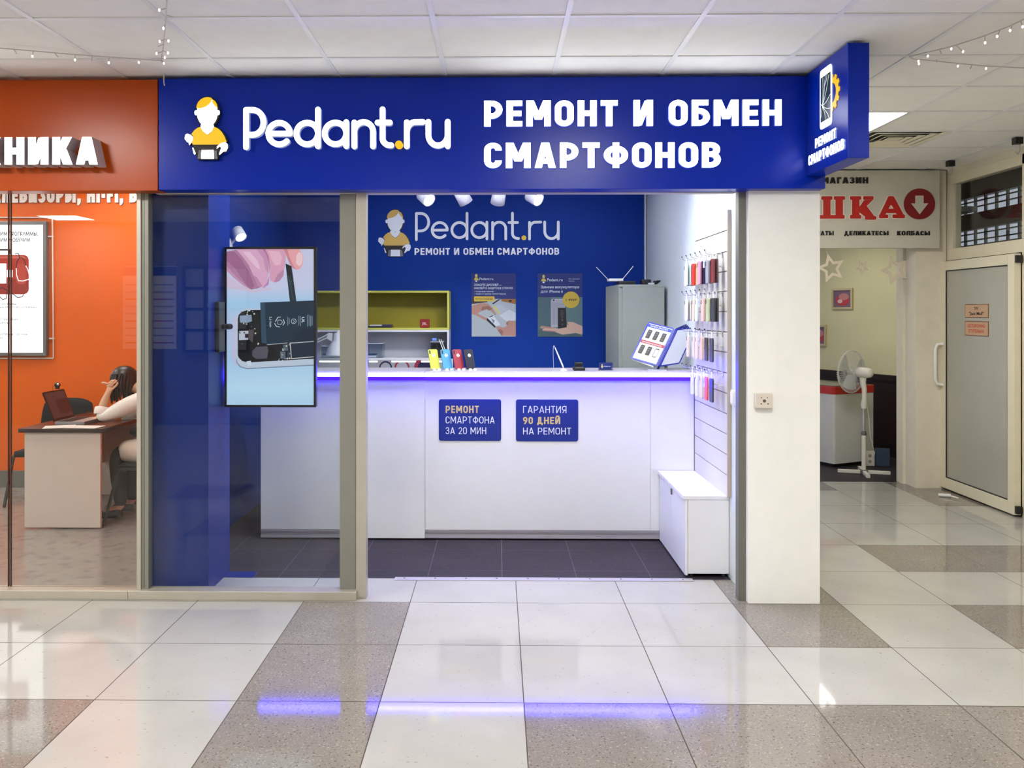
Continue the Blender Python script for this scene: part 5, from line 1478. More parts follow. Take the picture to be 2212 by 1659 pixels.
# ------------------------------------------------------------------ spots
def spot(name, label, P, aim, lit, top=2.94, power=60, wall_=None, size=.048, ln=.11, col=(1.0, .97, .92)):
    P = Vector(P); ax = (Vector(aim) - P).normalized()
    t = thing(name, label, 'spotlight', (P.x, P.y, P.z - .09))
    if wall_ is None:
        mb = MB(); mb.lathe([(.04, 0), (.04, -.02), (.02, -.03)], (P.x, P.y, top), (0, 0, 1), WHITEP, 20); mb.build('ceiling_rose', t)
        mb = MB(); mb.tube([(P.x, P.y, top - .02), (P.x, P.y, P.z)], .008, WHITEP, 10); mb.build('stem', t)
    else:
        mb = MB(); mb.lathe([(.05, 0), (.05, .02), (.03, .03)], wall_, (1, 0, 0), WHITEP, 20); mb.build('wall_rose', t)
        mb = MB(); mb.tube([Vector(wall_) + Vector((.02, 0, 0)), Vector(wall_) + Vector((.05, 0, .03)), P], .009, WHITEP, 10); mb.build('stem', t)
    mb = MB(); mb.lathe([(size * .6, -ln * .5), (size * .95, -ln * .42), (size, ln * .5), (size * .9, ln * .5), (size * .86, ln * .44)], P, ax, WHITEP, 24)
    h_ = mb.build('head', t)
    mb = MB(); mb.lathe([(size * .86, ln * .44), (0.0, ln * .441)], P, ax, mat('lit_spot_lens', (240, 240, 240), .2, var=0, emit=(1, .98, .94), estr=6.0), 24); mb.build('lens', h_)
    ld = bpy.data.lights.new('spot_lamp', 'SPOT'); ld.energy = power; ld.spot_size = math.radians(75); ld.spot_blend = .7; ld.shadow_soft_size = .03; ld.color = col
    lo = bpy.data.objects.new('spot_lamp', ld); COL.objects.link(lo); lo.parent = h_
    Q = P + ax * (ln * .5 + .01)
    lo.matrix_parent_inverse = WM[h_.name].inverted()
    lo.location = Q; lo.rotation_euler = ax.to_track_quat('-Z', 'Y').to_euler()
    return t
SPY = 6.55
for u, aim, lab in ((919, (.9, 5.2, 1.2), 'first white spotlight from the left over the wall logo'), (1000, (.7, 7.3, .8), 'second white spotlight from the left over the wall logo'), (1077, (-.3, 7.6, .9), 'third white spotlight from the left over the wall logo'), (1153, (1.40, 5.55, 1.75), 'fourth white spotlight from the left over the wall logo')):
    p = atY(u, 424, SPY)
    spot('spotlight', lab, (p.x, SPY, p.z - .005), aim, True, power=40 if u != 1153 else 26, size=.056)
p = atY(505, 503, 6.2)
spot('spotlight', 'white wall spotlight above the screen beside the blue column', (-1.945, 6.25, p.z), (-1.2, 5.6, 1.2), True, power=14, wall_=(-2.03, 6.25, p.z - .085), size=.045, ln=.09)
# two-gang switch by the entrance and the junction box on the pillar
def sock():
    a, b = atY(1628, 880, 4.69), atY(1664, 849, 4.69)
    t = thing('junction_box', 'square white junction box on the front of the white pillar', 'socket', ((a.x + b.x) / 2, 4.69, a.z))
    IV = mat('ivory_plastic', (214, 206, 192), .45)
    mb = MB(); mb.box(a.x, b.x, 4.648, 4.6895, a.z, b.z, IV, bev=.004); mb.build('cover', t)
    f_ = Frame(((a.x + b.x) / 2, 4.648, (a.z + b.z) / 2))
    mb = MB()
    for x_, y_, r_ in ((0, 0, .009), (-.016, .018, .003), (.016, .018, .003), (-.017, -.016, .004), (.02, -.016, .004)): mb.prism(ellp(x_, y_, r_, r_, 14), f_, 0, .0012, C(90, 84, 78))
    mb.build('screw', t)
sock()
a = atY(1588, 880, 4.93)
t = thing('light_switch', 'white light switch on the edge of the right wall by the entrance', 'switch', (1.43, 4.95, a.z))
zsw = atX(1588, 860, 1.412).z
mb = MB(); mb.box(1.403, 1.4195, 4.985, 5.06, zsw - .045, zsw + .045, WHITEP, bev=.003); mb.build('plate', t)
mb = MB(); mb.box(1.398, 1.403, 4.995, 5.05, zsw - .035, zsw + .035, WHITEP, bev=.002); mb.build('rocker', t)

# ================================================================== the orange shop
WENGE = mat('dark_wenge_top', (52, 28, 26), .25, var=.08, scale=5)
DPANEL = mat('pale_desk_panel', (214, 200, 192), .5, var=.02)
dk = thing('desk', 'office desk with dark top and pale side panels behind the glass', 'desk', (-3.26, 6.8, 0))
mb = MB(); mb.box(-3.585, -2.945, 6.195, 7.42, .727, .757, WENGE, bev=.003); mb.build('tabletop', dk)
for y0 in (6.222, 7.36):
    mb = MB(); mb.box(-3.552, -2.978, y0, y0 + .024, .012, .727, DPANEL, bev=.002); mb.build('side_panel', dk)
mb = MB(); mb.box(-3.50, -3.482, 6.246, 7.36, .30, .727, DPANEL); mb.build('back_panel', dk)
mb = MB(); mb.box(-3.45, -3.14, 6.250, 6.44, .04, .72, mat('drawer_box', (120, 116, 112), .5)); dr = mb.build('drawer_unit', dk)
for k in range(3):
    mb = MB(); mb.box(-3.1395, -3.122, 6.252, 6.438, .06 + k * .22, .27 + k * .22, DPANEL, bev=.002); d_ = mb.build('drawer', dr)
    mb = MB(); mb.box(-3.1215, -3.110, 6.31, 6.38, .225 + k * .22, .235 + k * .22, ALUD); mb.build('handle', dk)
# laptop
zt2 = .7575
BLl = Vector((atY(117, 917, 6.42).x, 6.42, zt2)); BRl = Vector((atY(162, 908, 6.73).x, 6.73, zt2))
Ul = (BRl - BLl); wl_ = Ul.length; Ul.normalize(); Wl = Vector((Ul.y, -Ul.x, 0))      # towards the sitter
lt = thing('laptop', 'open dark laptop on the desk in the orange shop', 'laptop', (BLl + BRl) / 2)
fb = Frame(BLl + Vector((0, 0, .0)), Ul, Wl * -1, (0, 0, 1))
mb = MB(); mb.prism(rrect(0, wl_, -.235, 0, .01, 3), fb, .001, .022, C(150, 150, 152, .35)); b_ = mb.build('base', lt)
mb = MB(); mb.prism(rrect(.015, wl_ - .015, -.13, -.02, .004, 2), fb, .022, .0235, C(24, 22, 24)); mb.build('keyboard', b_)
Vl = (Vector((0, 0, 1)) - Wl * .40).normalized()
fl = Frame(BLl + Vector((0, 0, .022)), Ul, Vl)
if fl.N.dot(Wl) < 0: fl.N = -fl.N
mb = MB(); mb.prism(rrect(0, wl_, 0, .245, .01, 3), fl, -.008, 0, mat('laptop_lid', (30, 18, 18), .3)); l_ = mb.build('screen_lid', lt)
mb = MB(); mb.prism([(.012, .02), (wl_ - .012, .02), (wl_ - .012, .232), (.012, .232)], fl, .0002, .0006, E(84, 50, 54, .6))
mb.prism([(.13, .05), (.31, .05), (.31, .17), (.13, .17)], fl, .0006, .0009, E(62, 30, 34, .6)); mb.build('screen', l_)
# webcam
c_ = fl.p(wl_ * .72, .252, -.004)
t = thing('webcam', 'small round black webcam clipped on top of the laptop lid', 'webcam', c_)
mb = MB(); mb.ell(c_ + Vector((0, 0, .034)), .024, .024, .021, BLACKP); mb.ell(c_ + Vector((.012, -.014, .036)), .012, .012, .012, CHROME); mb.build('body', t)
mb = MB(); mb.box(c_.x - .014, c_.x + .014, c_.y - .012, c_.y + .012, c_.z + .001, c_.z + .018, BLACKP, bev=.004); mb.build('clip', t)
mb = MB(); mb.tube([c_ + Vector((-.02, 0, .03)), c_ + Vector((-.035, -.005, .02)), c_ + Vector((-.036, .0, -.03)), c_ + Vector((-.05, .012, -.10))], .0018, BLACKP, 6); mb.build('cord', t)
# papers and pen
def sheet(x, y, rz, z, lab, w_=.21, h_=.297, m=None):
    R = Matrix.Translation(Vector((x, y, 0))) @ Matrix.Rotation(rz, 4, 'Z')
    mb = MB(); mb.box(-w_ / 2, w_ / 2, -h_ / 2, h_ / 2, z, z + .0016, m or C(222, 220, 216), R=R)
    return mb.build('paper_sheet', label=lab, cat='paper')
sheet(-3.33, 6.30, .35, zt2, 'white sheet half under the laptop at the desk edge', .21, .16)
sheet(-3.13, 6.28, -.1, zt2 + .0018, 'white sheet under the elbow of the seated woman', .26, .15)
sheet(-3.02, 6.90, .5, zt2, 'white sheet in front of the seated woman on the far part of the desk', .21, .26)
mb = MB(); mb.tube([(-3.24, 6.83, zt2 + .005), (-3.12, 6.78, zt2 + .005)], .004, C(230, 230, 230), 8); mb.build('pen', label='thin white pen lying on the desk behind the laptop', cat='pen')

# visitor chair
CHF = mat('black_chair_fabric', (26, 28, 30), .9, var=.2, scale=60, bump=.3, bscale=300); CHM = mat('black_chair_metal', (24, 24, 26), .4)
def chair(loc, rz, label):
    t = thing('office_chair', label, 'chair', loc, rz)
    M = WM[t.name]
    q = lambda *p_: M @ Vector(p_)
    mb = MB(); mb.box(-.23, .23, -.21, .21, .415, .455, CHF, R=M, bev=.015); mb.build('seat', t)
    mb = MB()
    n = 9; vs = []; fs = []
    for d in (0, .028):
        for i in range(n):
            a = -1 + 2 * i / (n - 1)
            for k in range(6):
                v_ = k / 5
                hw = .225 * (1 - .25 * max(0, v_ - .6) ** 1.5)
                vs.append(q(a * hw, .235 + .05 * v_ - .045 * a * a + d, .57 + .285 * v_ - .045 * (abs(a) ** 3) * (v_)))
    for s_ in range(2):
        for i in range(n - 1):
            for k in range(5):
                b0 = s_ * n * 6 + i * 6 + k
                f_ = (b0, b0 + 6, b0 + 7, b0 + 1); fs.append(f_ if s_ == 0 else f_[::-1])
    for i in range(n - 1):
        a0 = i * 6; b0 = n * 6 + i * 6
        fs += [(a0, b0, b0 + 6, a0 + 6), (a0 + 5, a0 + 11, b0 + 11, b0 + 5)]
    for k in range(5):
        fs += [(k, k + 1, n * 6 + k + 1, n * 6 + k), ((n - 1) * 6 + k + 1, (n - 1) * 6 + k, (2 * n - 1) * 6 + k, (2 * n - 1) * 6 + k + 1)]
    mb.mesh(vs, fs, CHF, True); mb.build('backrest', t)
    for sx in (-1, 1):
        mb = MB(); mb.tube([q(sx * .255, -.30, .004), q(sx * .235, -.20, .40), q(sx * .235, -.17, .425), q(sx * .235, .17, .425)], .012, CHM, 10, flat=1.3); mb.build('leg', t)
        mb = MB(); mb.tube([q(sx * .255, .30, .004), q(sx * .235, .20, .39), q(sx * .22, .235, .46), q(sx * .20, .285, .66)], .012, CHM, 10, flat=1.3); mb.build('leg', t)
    mb = MB(); mb.tube([q(-.235, -.16, .405), q(.235, -.16, .405)], .010, CHM, 8); mb.tube([q(-.235, .16, .405), q(.235, .16, .405)], .010, CHM, 8); mb.build('seat_frame', t)
    return t
chair((-3.855, 7.20, 0), 0.0, 'black visitor chair on the far left side of the desk')
chair((-2.72, 6.62, 0), math.radians(-90), 'black chair the woman in the white jumper sits on')

# ------------------------------------------------------------------ seated woman
def skin(name, joints, edges, m, parent=None, lvl=2, smooth=True):
    keys = list(joints); idx = {k: i for i, k in enumerate(keys)}
    me = bpy.data.meshes.new(name)
    o = bpy.data.objects.new(name, me); COL.objects.link(o)
    M = WM[parent.name] if parent is not None else Matrix()
    Mi = M.inverted()
    me.from_pydata([tuple(Mi @ Vector(joints[k][:3])) for k in keys], [(idx[a], idx[b]) for a, b in edges], [])
    sk = o.modifiers.new('skin', 'SKIN'); sk.use_smooth_shade = True; sk.branch_smoothing = .6
    for i, k in enumerate(keys):
        d = me.skin_vertices[0].data[i]
        r = joints[k][3]; d.radius = r if isinstance(r, tuple) else (r, r)
        d.use_root = (i == 0)
    ss = o.modifiers.new('sub', 'SUBSURF'); ss.levels = lvl; ss.render_levels = lvl
    me.materials.append(m)
    if parent is not None: o.parent = parent
    WM[o.name] = M
    # bake the modifiers so that the surface is plain geometry
    dg = bpy.context.evaluated_depsgraph_get()
    me2 = bpy.data.meshes.new_from_object(o.evaluated_get(dg))
    o.modifiers.clear(); o.data = me2; me2.name = name
    for p_ in me2.polygons: p_.use_smooth = smooth
    if not me2.materials: me2.materials.append(m)
    return o
SKIN = mat('skin_tone', (216, 178, 150), .55, var=.04, scale=30)
KNIT = mat('white_knit', (238, 236, 232), .9, var=.05, scale=40, bump=.5, bscale=260)
TROU = mat('dark_trousers', (30, 28, 32), .9, var=.1, scale=20)
SKIRT = mat('cream_skirt', (222, 214, 202), .9, var=.05, scale=20, bump=.2, bscale=80)
HAIR = mat('dark_brown_hair', (34, 20, 18), .38, var=.35, scale=50)
wm = thing('person', 'woman in a white jumper leaning her head on her hand at the desk', 'person', (-2.64, 6.62, 0))
Yn, Yf = 6.50, 6.76
el_ = atY(214, 901, 6.44); wr = atY(233.5, 848, 6.465); hd = atY(263, 829, 6.62)
J = {'pelvis': (-2.62, 6.63, .545, .125), 'waist': (-2.63, 6.63, .70, .108), 'chest': (-2.68, 6.63, .86, (.125, .115)), 'neckb': (-2.77, 6.63, .985, .062), 'neck': (-2.83, 6.63, 1.02, .050),
     'jaw': (-2.915, 6.625, 1.035, .062), 'head': (hd.x + .025, hd.y, hd.z + .01, .088), 'crown': (hd.x + .03, hd.y, hd.z + .075, .066), 'nose': (hd.x - .085, hd.y, hd.z - .035, .012),
     'shn': (-2.765, 6.49, .955, .056), 'eln': (el_.x + .012, 6.44, .803, .038), 'fan': (el_.x + .016, 6.47, .90, .034), 'wrn': (wr.x, wr.y, wr.z, .024), 'pan': (wr.x + .006, wr.y + .008, wr.z + .034, (.023, .033)), 'knn': (wr.x + .016, wr.y + .012, wr.z + .072, (.017, .036)),
     'shf': (-2.765, 6.77, .955, .056), 'elf': (-2.98, 6.84, .806, .038), 'wrf': (-3.12, 6.72, .785, .024), 'paf': (-3.16, 6.69, .782, (.016, .03)), 'knf': (-3.195, 6.665, .779, (.013, .034)),
     'hipn': (-2.66, 6.55, .535, .092), 'knen': (-2.995, 6.53, .530, .060), 'caln': (-2.985, 6.53, .33, .050), 'ankn': (-2.96, 6.53, .095, .034), 'toen': (-3.10, 6.52, .045, .030),
     'hipf': (-2.66, 6.71, .535, .092), 'knef': (-2.995, 6.74, .530, .060), 'calf': (-2.985, 6.74, .33, .050), 'ankf': (-2.96, 6.74, .095, .034), 'toef': (-3.10, 6.75, .045, .030)}
ED = [('pelvis', 'waist'), ('waist', 'chest'), ('chest', 'neckb'), ('neckb', 'neck'), ('neck', 'jaw'), ('jaw', 'head'), ('head', 'crown'), ('head', 'nose'), ('chest', 'shn'), ('shn', 'eln'), ('eln', 'fan'), ('fan', 'wrn'), ('wrn', 'pan'), ('pan', 'knn'),
      ('chest', 'shf'), ('shf', 'elf'), ('elf', 'wrf'), ('wrf', 'paf'), ('paf', 'knf'), ('pelvis', 'hipn'), ('hipn', 'knen'), ('knen', 'caln'), ('caln', 'ankn'), ('ankn', 'toen'), ('pelvis', 'hipf'), ('hipf', 'knef'), ('knef', 'calf'), ('calf', 'ankf'), ('ankf', 'toef')]
kn = Vector(J['knn'][:3])
# fingers of the near hand curl from the knuckles into the hair; the little finger stands off
for i, (dx, dy, dz) in enumerate(((-.024, -.014, -.004), (-.008, -.005, .004), (.008, .004, .005), (.022, .012, .000))):
    b_ = kn + Vector((dx, dy, dz))
    if i == 0: c1, c2 = b_ + Vector((-.022, -.004, .010)), b_ + Vector((-.044, -.002, .006))
    else: c1, c2 = b_ + Vector((.012, .022, .018)), b_ + Vector((.032, .036, .004 - .004 * i))
    J['f%da' % i] = (*b_, .0098); J['f%db' % i] = (*c1, .0088); J['f%dc' % i] = (*c2, .0075)
    ED += [('knn', 'f%da' % i), ('f%da' % i, 'f%db' % i), ('f%db' % i, 'f%dc' % i)]
pa = Vector(J['pan'][:3])
J['tha'] = (*(pa + Vector((.028, .006, .0))), .011); J['thb'] = (*(pa + Vector((.048, .020, .022))), .0095); J['thc'] = (*(pa + Vector((.056, .030, .046))), .008)
ED += [('pan', 'tha'), ('tha', 'thb'), ('thb', 'thc')]
kf = Vector(J['knf'][:3])
for i, (dx, dy) in enumerate(((-.012, .026), (-.004, .010), (.004, -.007), (.012, -.024))):
    b_ = kf + Vector((dx, dy * 1.0, 0)); l_ = (.9, 1.1, 1.0, .8)[i]
    J['g%da' % i] = (*b_, .0095); J['g%db' % i] = (*(b_ + Vector((-.026 * l_, -.016 * l_, .004))), .0088); J['g%dc' % i] = (*(b_ + Vector((-.048 * l_, -.032 * l_, -.006))), .0075)
    ED += [('knf', 'g%da' % i), ('g%da' % i, 'g%db' % i), ('g%db' % i, 'g%dc' % i)]
pf = Vector(J['paf'][:3])
J['uha'] = (*(pf + Vector((.010, -.028, .0))), .011); J['uhb'] = (*(pf + Vector((-.010, -.050, .0))), .0095); J['uhc'] = (*(pf + Vector((-.034, -.062, -.004))), .008)
ED += [('paf', 'uha'), ('uha', 'uhb'), ('uhb', 'uhc')]
skin('body', J, ED, SKIN, wm)
def pick(names, grow, extra=None, edges=None):
    j = {}
    for n_ in names:
        r_ = J[n_][3]; j[n_] = (*J[n_][:3], tuple(v + grow for v in r_) if isinstance(r_, tuple) else r_ + grow)
    if extra: j.update(extra)
    return j
mid = Vector(J['eln'][:3]).lerp(Vector(J['fan'][:3]), .72)
midf = Vector(J['elf'][:3]).lerp(Vector(J['wrf'][:3]), .72)
sj = pick(['pelvis', 'waist', 'chest', 'neckb', 'shn', 'eln', 'shf', 'elf'], .016, {'cun': (*mid, .050), 'cuf': (*midf, .042), 'hem': (-2.62, 6.63, .50, .150)})
sj['eln'] = (*J['eln'][:3], .050); sj['shn'] = (*J['shn'][:3], .082); sj['shf'] = (*J['shf'][:3], .080); sj['uan'] = (*Vector(J['shn'][:3]).lerp(Vector(J['eln'][:3]), .5), .068); sj['neckb'] = (-2.765, 6.63, .985, .070)
skin('jumper', sj, [('pelvis', 'hem'), ('pelvis', 'waist'), ('waist', 'chest'), ('chest', 'neckb'), ('chest', 'shn'), ('shn', 'uan'), ('uan', 'eln'), ('eln', 'cun'), ('chest', 'shf'), ('shf', 'elf'), ('elf', 'cuf')], KNIT, wm)
# ribbed turned-back cuff
c0 = Vector(J['eln'][:3]).lerp(Vector(J['fan'][:3]), .30); c1 = Vector(J['eln'][:3]).lerp(Vector(J['fan'][:3]), .86)
mb = MB(); ax_ = (c1 - c0); L_ = ax_.length; ax_.normalize(); u_ = ax_.orthogonal().normalized(); v_ = ax_.cross(u_)
vs = []; fs = []; NS = 48
prof = [(0, .050), (.15, .054), (.5, .055), (.9, .054), (1, .050), (1, .043)]
for h_, r_ in prof:
    for k in range(NS):
        rr = r_ + (.0016 if k % 2 else -.0016)
        a_ = 2 * PI * k / NS; vs.append(c0 + ax_ * (h_ * L_) + u_ * (rr * math.cos(a_)) + v_ * (rr * math.sin(a_)))
for i in range(len(prof) - 1):
    for k in range(NS):
        k2 = (k + 1) % NS; fs.append((i * NS + k, i * NS + k2, (i + 1) * NS + k2, (i + 1) * NS + k))
mb.mesh(vs, fs, KNIT, True); mb.build('cuff', wm)
tj = pick(['hipn', 'knen', 'caln', 'ankn', 'hipf', 'knef', 'calf', 'ankf'], .012, {'seat': (-2.62, 6.63, .540, .125)})
tj = {'seat': tj.pop('seat'), **tj}
skin('trousers', tj, [('seat', 'hipn'), ('hipn', 'knen'), ('knen', 'caln'), ('caln', 'ankn'), ('seat', 'hipf'), ('hipf', 'knef'), ('knef', 'calf'), ('calf', 'ankf')], TROU, wm)
kj = pick(['hipn', 'hipf'], .030, {'seat': (-2.62, 6.63, .545, .138), 'kn1': (-2.995, 6.53, .538, .088), 'kf1': (-2.995, 6.74, .538, .085)})
kj = {'seat': kj.pop('seat'), **kj}
skin('skirt', kj, [('seat', 'hipn'), ('hipn', 'kn1'), ('seat', 'hipf'), ('hipf', 'kf1')], SKIRT, wm)
for y_ in (6.525, 6.745):
    skin('shoe', {'a': (-2.95, y_, .055, .045), 'b': (-3.04, y_, .045, .042), 'c': (-3.13, y_, .036, .032)}, [('a', 'b'), ('b', 'c')], BLACKP, wm, 2)
# hair: a cap over the skull and long locks hanging at the near side and before the face
mb = MB()
Rh = Matrix.Rotation(math.radians(18), 3, 'Y')
mb.ell((hd.x + .022, hd.y, hd.z + .035), .112, .104, .112, HAIR, Rh, 24, 16)
rnd2 = random.Random(11)
for k in range(64):
    a_ = rnd2.uniform(-.9, 3.4)
    r0 = .098
    s0 = Vector((hd.x + .022 + r0 * math.cos(a_) * .95, hd.y - r0 * abs(math.sin(a_)) * rnd2.choice([1, 1, 1, -1]), hd.z + .05 + rnd2.uniform(-.02, .04)))
    ln_ = rnd2.uniform(.13, .20)
    drift = Vector((rnd2.uniform(-.02, .02) + (hd.x - .005 - s0.x) * .35, -.010 + rnd2.uniform(-.01, .012), 0))
    mb.tube([s0, s0 + Vector((0, (s0.y - hd.y) * .10, -.05)) + drift * .3, s0 + Vector((0, (s0.y - hd.y) * .06, -ln_ * .6)) + drift * .8, s0 + Vector((0, 0, -ln_)) + drift], [.012, .014, .010, .003], HAIR, 6)
mb.build('hair', wm)
mb = MB()
for sy in (-1, 1):
    mb.ell((hd.x - .066, hd.y + sy * .031, hd.z - .010), .010, .014, .009, C(236, 232, 228, .2)); mb.ell((hd.x - .074, hd.y + sy * .031, hd.z - .011), .004, .006, .006, C(40, 26, 20, .2))
mb.build('eye', wm)
mb = MB(); mb.ell((hd.x - .066, hd.y, hd.z - .062), .008, .024, .006, C(176, 96, 88, .4)); mb.build('mouth', wm)
# dark bag on her lap
mb = MB(); mb.ell((-2.84, 6.635, .676), .095, .10, .045, mat('black_bag_fabric', (16, 17, 22), .8, var=.3, scale=40, bump=.5, bscale=90), None, 24, 14)
mb.build('bag', label='soft black bag on the lap of the seated woman', cat='bag')

# ================================================================== right hand side of the passage
DX = 4.10
def onD(u, v, X=DX): return atX(u, v, X)
d1 = thing('door_1', None, None, (DX, 7.2, 0), kind='structure'); d1['label'] = 'white framed glazed door with grey panes'
Ya, Yb, Za, Zb = 6.70, 7.81, .015, 2.095
FM = mat('grey_film_pane', (168, 166, 154), .25, var=.03, scale=3)
st_ = .088
mb = MB()
for y0, y1, z0, z1 in ((Ya, Ya + st_, Za, Zb), (Yb - st_, Yb, Za, Zb), (Ya + st_, Yb - st_, Za, Za + .10), (Ya + st_, Yb - st_, Zb - .085, Zb)):
    mb.box(DX, DX + .055, y0, y1, z0, z1, PVC, bev=.004)
mb.build('door_frame', d1)
mb = MB(); mb.box(DX + .012, DX + .032, Ya + st_ + .001, Yb - st_ - .001, Za + .101, Zb - .086, FM); mb.build('pane', d1)
mb = MB()
g1 = mat('seal_rubber', (24, 24, 22), .6)
for y0, y1, z0, z1 in ((Ya + st_, Ya + st_ + .008, Za + .10, Zb - .085), (Yb - st_ - .008, Yb - st_, Za + .10, Zb - .085), (Ya + st_, Yb - st_, Za + .10, Za + .108), (Ya + st_, Yb - st_, Zb - .093, Zb - .085)):
    mb.box(DX + .004, DX + .012, y0, y1, z0, z1, g1)
mb.build('seal', d1)
mb = MB(); h0, h1 = onD(2034, 742), onD(2034, 831)
yh = Yb - .045
mb.tube([(DX + .002, yh, h0.z), (DX - .05, yh, h0.z - .01), (DX - .066, yh, h0.z - .05), (DX - .066, yh, (h0.z + h1.z) / 2), (DX - .066, yh, h1.z + .05), (DX - .05, yh, h1.z + .01), (DX + .002, yh, h1.z)], .014, WHITEP, 12); mb.build('door_handle', d1)
# fixed frame round the door and fanlight
w3 = thing('window_3', None, None, (4.16, 6.7, 0), kind='structure'); w3['label'] = 'fanlight window over the glazed door'
FRM = PVC
mb = MB()
mb.box(4.16, 4.24, Ya - .14, Ya - .004, 0, 2.885, FRM, bev=.003)
mb.build('post', w3)
mb = MB(); mb.box(4.16, 4.24, Ya - .004, 7.80, 2.105, 2.21, FRM, bev=.003); mb.box(4.16, 4.24, 5.35, Ya - .14, 2.105, 2.21, FRM, bev=.003); mb.build('transom', w3)
mb = MB(); mb.box(4.16, 4.24, 5.35, 7.80, 2.80, 2.885, FRM, bev=.003); mb.box(4.16, 4.24, 7.71, 7.80, 2.21, 2.80, FRM, bev=.003); mb.build('top_frame', w3)
mb = MB(); mb.box(4.19, 4.198, 5.35, Ya - .14, 2.21, 2.80, GLASS); mb.box(4.19, 4.198, Ya - .004, 7.71, 2.21, 2.80, GLASS); mb.build('pane', w3)
mb = MB()
for z_ in (2.05, .06): mb.box(DX + .004, DX + .05, Ya - .03, Ya - .001, z_ - .03, z_ + .03, BLACKP, bev=.004)
mb.build('hinge', d1)
mb = MB(); mb.box(4.19, 4.20, 5.35, Ya - .14, .1, 2.105, FM); mb.box(4.16, 4.24, 5.35, Ya - .14, 0, .1, FRM); mb.build('side_pane', w3)
# plates on the door
for v0, v1, lab, lines, ink in ((655, 685, 'gold plate with dark lettering, upper one on the grey glass door', (('ТРК', .20), ('"Jazz Mall"', .62)), C(40, 30, 24)), (693, 723, 'reddish gold plate with red lettering, lower one on the grey glass door', (('ОСТОРОЖНО', .74), ('СТУПЕНЬКА', .66)), C(196, 60, 36))):
    a, b = onD(2084.5, v1 + 1.5, DX + .01), onD(2135.5, v0 + 1.5, DX + .01)
    t = thing('door_plate', lab, 'sign', (DX + .012, (a.y + b.y) / 2, a.z))
    f_ = Frame((DX + .0115, a.y, b.z), (0, -1, 0), (0, 0, 1)); W_p, H_p = a.y - b.y, b.z - a.z
    mb = MB(); mb.prism([(0, -H_p), (W_p, -H_p), (W_p, 0), (0, 0)], f_, .0003, .003, C(120, 70, 50, .4))
    mb.prism([(.006, -H_p + .006), (W_p - .006, -H_p + .006), (W_p - .006, -.006), (.006, -.006)], f_, .003, .0034, mat('gold_plate', (196, 158, 124), .35, metal=.2)); mb.build('plate', t)
    mb = MB(); pc = Pic(mb, f_, 0, 0, .001, base=.0036)
    for k, (s_, fw) in enumerate(lines):
        pc.text(s_, W_p * 1000 * (1 - fw) / 2, H_p * 1000 * (.42 + .36 * k), ink, w=W_p * 1000 * fw, h=H_p * 1000 * .22, bold=.02)
    mb.build('lettering', t)
# door stop
a, b = atZ(2027, 1073, 0), atZ(2070, 1080, 0)
t = thing('door_stop', 'small white door stop lying on the floor under the glass door', 'door stop', (a.x, a.y, 0))
mb = MB(); mb.tube([(a.x, a.y, .016), (a.x + .09, a.y - .03, .016)], .015, WHITEP, 10); mb.build('pad', t)
mb = MB(); mb.tube([(a.x + .08, a.y - .027, .016), (b.x, b.y, .014)], .007, WHITEP, 8); mb.build('rod', t)

# tall lobby behind the door: a wall with two bands of barred windows and thin curtains
LOB = mat('lobby_grey_wall', (150, 150, 146), .8)
for z0, z1 in ((0, 2.47), (2.66, 2.86), (3.06, 4.0)): wall('wall_right', 5.9, 6.0, 3.0, 11.5, z0, z1, LOB)
wall('wall_back', 3.6, 6.0, 11.5, 11.6, 0, 4.0, LOB)
mb = MB(); mb.box(4.7, 5.9, 8.08, 11.5, -.02, 0, GREYTILE); mb.build('floor', kind='structure')
wall('wall_front', 4.26, 6.0, 3.0, 3.1, 0, 4.0, LOB)
mb = MB(); mb.box(3.4, 6.0, 3.0, 11.6, 4.0, 4.05, LOB); mb.build('ceiling', kind='structure')
wall('wall_left', 4.20, 4.26, 3.0, 8.2, 3.06, 4.0, LOB)
w4 = thing('window_4', None, None, (5.93, 6, 2.47), kind='structure')
mb = MB()
for k in range(38): mb.box(5.93, 5.96, 3.0 + k * .22, 3.022 + k * .22, 2.47, 2.66, ALUD); mb.box(5.93, 5.96, 3.0 + k * .22, 3.022 + k * .22, 2.86, 3.06, ALUD)
for z_ in (2.52, 2.60, 2.93, 3.0): mb.box(5.92, 5.95, 3.0, 11.5, z_, z_ + .014, ALUD)
mb.build('bars', w4)
# ------------------------------------------------------------------ food shop: freezer, fan, pictures, stars
A0 = atZ(1802, 1010, 0); Ux = Vector((.894, .447, 0)); Wx = Vector((-.447, .894, 0))
fz = thing('freezer', 'white chest freezer with a red lid inside the food shop', 'freezer', A0)
ff = Frame(A0, Ux, Wx, (0, 0, 1))
FW = mat('freezer_white', (214, 214, 212), .4, var=.02); FR = mat('freezer_red', (186, 34, 26), .4, var=.02)
mb = MB(); mb.prism(rrect(0, .60, 0, .95, .02, 3), ff, .035, .765, FW); mb.build('body', fz)
mb = MB(); mb.prism(rrect(-.008, .608, -.008, .958, .03, 4), ff, .766, .845, FR); mb.build('lid', fz)
mb = MB(); mb.prism(rrect(.03, .57, .03, .92, .03, 4), ff, .845, .852, mat('lid_glass', (90, 96, 98), .1)); mb.build('lid_pane', fz)
mb = MB(); mb.prism(rrect(.03, .57, .03, .92, .02, 3), ff, 0.0, .034, BLACKP); mb.build('plinth', fz)
fb_ = atZ(1866, 1023, 0)
fn = thing('standing_fan', 'white pedestal fan turned away in the food shop doorway', 'fan', fb_)
FWH = mat('fan_white_plastic', (222, 218, 208), .4, var=.01)
R0 = Matrix.Translation(fb_) @ Matrix.Rotation(math.radians(-14), 4, 'Z')
